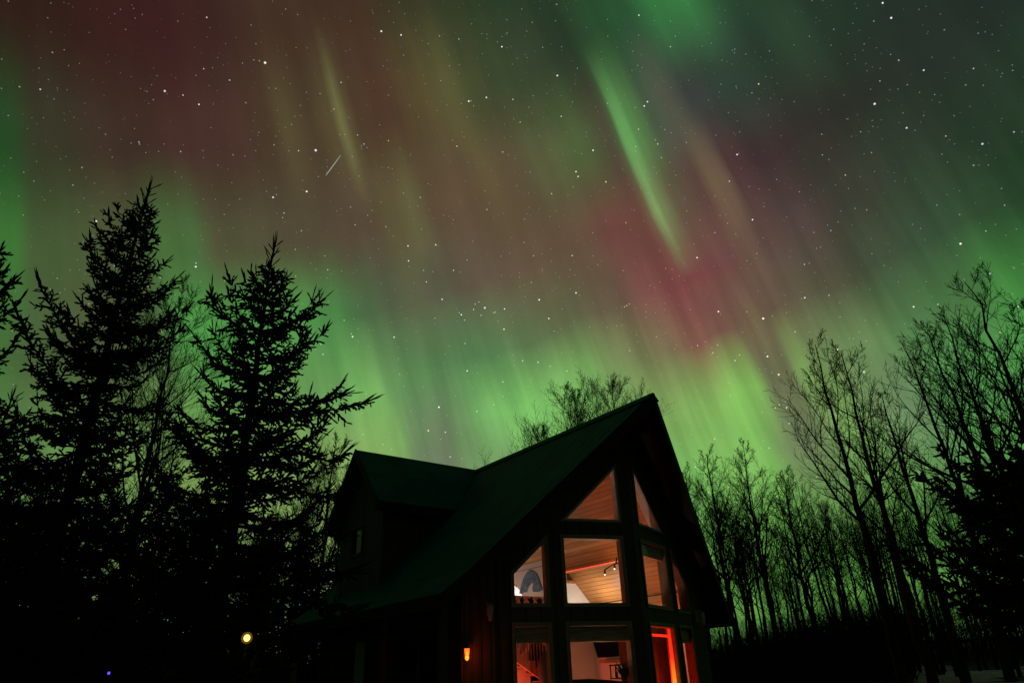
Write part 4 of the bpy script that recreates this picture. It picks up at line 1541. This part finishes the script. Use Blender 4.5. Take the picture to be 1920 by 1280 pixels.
# undergrowth: a tangle of low stems nobody could count
def undergrowth():
    g = np.random.default_rng(9)
    P0, P1, r0, r1 = [], [], [], []
    for k in range(15000):
        if k % 3:
            az = R(g.uniform(8, 42))
            d = g.uniform(22, 58)
            hgt = g.uniform(.5, 2.0) * (1 + (d - 22) * .03)
            if R(27) < az < R(36) and d < 46:
                continue
        else:
            az = R(g.uniform(-46, -8))
            d = g.uniform(19, 50)
            hgt = g.uniform(.5, 2.4) * (1 + (d - 19) * .012)
        x, y = d * math.sin(az), d * math.cos(az)
        # not through the house
        v = (x - CX, y - CY)
        n_ = v[0] * math.cos(HZ) + v[1] * math.sin(HZ)
        b_ = -v[0] * math.sin(HZ) + v[1] * math.cos(HZ)
        if abs(n_) < 5 and -2 < b_ < 11:
            continue
        z = float(gz(x, y)) - .05
        p = np.array((x, y, z))
        dv = np.array((g.normal(0, .35), g.normal(0, .35), 1.0))
        for s in range(3):
            q = p + dv * hgt / 3
            P0.append(p); P1.append(q); r0.append(.016 * (1 - s * .28)); r1.append(.016 * (1 - (s + 1) * .28))
            if s:
                for _ in range(2):
                    e = dv + np.array((g.normal(0, .7), g.normal(0, .7), g.normal(0, .3)))
                    P0.append(p); P1.append(p + e * hgt * .3); r0.append(.009); r1.append(.004)
            p = q
            dv = dv + np.array((g.normal(0, .25), g.normal(0, .25), 0))
    v, q = tubes_np(P0, P1, r0, r1, 3)
    o = np_obj('undergrowth', v, q, np.zeros((0, 3), int), m_brush)
    tag(o, 'dark tangle of low brush under the trees', 'undergrowth', kind='stuff')


undergrowth()

# ------------------------------------------------------------------ small lights and things at the left
p = at(463, 1195, 10.2)
zb = float(gz(p[0], p[1]))
t = tag(empty('yard_lamp', (p[0], p[1], zb)), 'small bright yellow yard lamp in the dark below the spruces', 'lamp post')
h = p[2] - zb
MB().tube([(0, 0, 0), (0, 0, .05), (0, 0, .06), (0, 0, h - .1)], [.1, .1, .022, .016], 8).build('pole', m_black, t)
MB().ball((0, 0, h), .042, 14).build('bulb', glow('yard_lamp_glow', (1, .74, .2), 2.2), t)
hz_m = bpy.data.materials.new('hazy_amber_glass')
hz_m.use_nodes = True
_nt = hz_m.node_tree
_nt.nodes.clear()
_o, _t, _e, _x = (_nt.nodes.new(k) for k in ('ShaderNodeOutputMaterial', 'ShaderNodeBsdfTransparent', 'ShaderNodeEmission', 'ShaderNodeMixShader'))
_e.inputs['Color'].default_value = (1, .5, .03, 1)
_e.inputs['Strength'].default_value = .45
_x.inputs[0].default_value = .16
_nt.links.new(_t.outputs[0], _x.inputs[1])
_nt.links.new(_e.outputs[0], _x.inputs[2])
_nt.links.new(_x.outputs[0], _o.inputs[0])
MB().ball((0, 0, h), .07, 18).build('globe', hz_m, t, True)
lamp('yard_lamp_light', (0, 0, h - .16), (1, .6, .12), 2.2, .06, t)

p = at(545, 1262, 12.5)
t = tag(empty('wooden_post', (p[0], p[1], 0)), 'weathered wooden post with a short yellow board near the yard lamp', 'post')
MB().tube([(0, 0, -.1), (0.01, 0, 1.0), (.03, 0, 1.95)], [.075, .07, .06], 9).build('shaft', mat('weathered_post', (.12, .09, .07), .9, var=.5, scale=6, stretch=(1, 1, .2)), t)
MB().box((.02, -.09, 1.56), (.3, -.075, 1.60)).build('board', mat('yellow_board', (.5, .42, .08), .6, var=.1), t)
p = at(204, 1261, 11)
t = tag(empty('garden_light', (p[0], p[1], 0)), 'tiny blue garden light low on the left', 'garden light')
MB().tube([(0, 0, 0), (0, 0, p[2] - .03)], .012, 6).build('stake', m_metal, t)
MB().ball((0, 0, p[2]), .018, 8).build('lens', glow('blue_led', (.09, .05, 1), 2.0), t)

# thin left-over snow under the trees on the right
for k, (px, py, dd, a, b) in enumerate([(1790, 1262, 27, 2.2, 1.6), (1830, 1256, 34, 3.0, 2.0), (1900, 1268, 22, 1.6, 1.2), (1760, 1270, 24, 1.3, 1.0), (1860, 1276, 18, .9, .7), (1600, 1268, 33, 1.8, 1.3), (1700, 1262, 38, 2.5, 1.5)]):
    q = at(px, py, dd)
    g = random.Random(70 + k)
    bm_v, bm_f = [], []
    nn = 26
    rads = [1 + .28 * math.sin(3 * 6.283 * i / nn + k) + .2 * math.sin(5 * 6.283 * i / nn + 2 * k) + g.uniform(-.12, .12) for i in range(nn)]
    for ringk, (f_, hz) in enumerate(((1.0, -.02), (.8, .05), (.4, .09))):
        for i in range(nn):
            w = 2 * math.pi * i / nn
            x, y = q[0] + a * rads[i] * f_ * math.cos(w), q[1] + b * rads[i] * f_ * math.sin(w)
            bm_v.append((x, y, float(gz(x, y)) + hz))
    bm_v.append((q[0], q[1], float(gz(q[0], q[1])) + .1))
    for rr_ in range(2):
        for i in range(nn):
            bm_f.append((rr_ * nn + i, rr_ * nn + (i + 1) % nn, (rr_ + 1) * nn + (i + 1) % nn, (rr_ + 1) * nn + i))
    for i in range(nn):
        bm_f.append((2 * nn + i, 2 * nn + (i + 1) % nn, 3 * nn))
    o = mesh_obj('snow_patch', bm_v, bm_f, mat('old_snow', (.6, .56, .56), .9, var=.35, scale=2.5), smooth=True)
    tag(o, kind='structure')

# a satellite's light trail high over the spruces, shaped as a glowing tube
a, b = EYE + sdir(639, 291) * 2600, EYE + sdir(611, 329) * 2600
ln = np.linalg.norm(b - a)
mb = MB()
mb.tube([a, a + (b - a) * .3, a + (b - a) * .8, b], [.7, 1.5, 1.7, 1.0], 6)
o = mb.build('light_trail', glow('light_trail_glow', (.9, 1, .9), .36))
tag(o, 'thin pale satellite light trail in the sky above the spruces', 'light_trail')
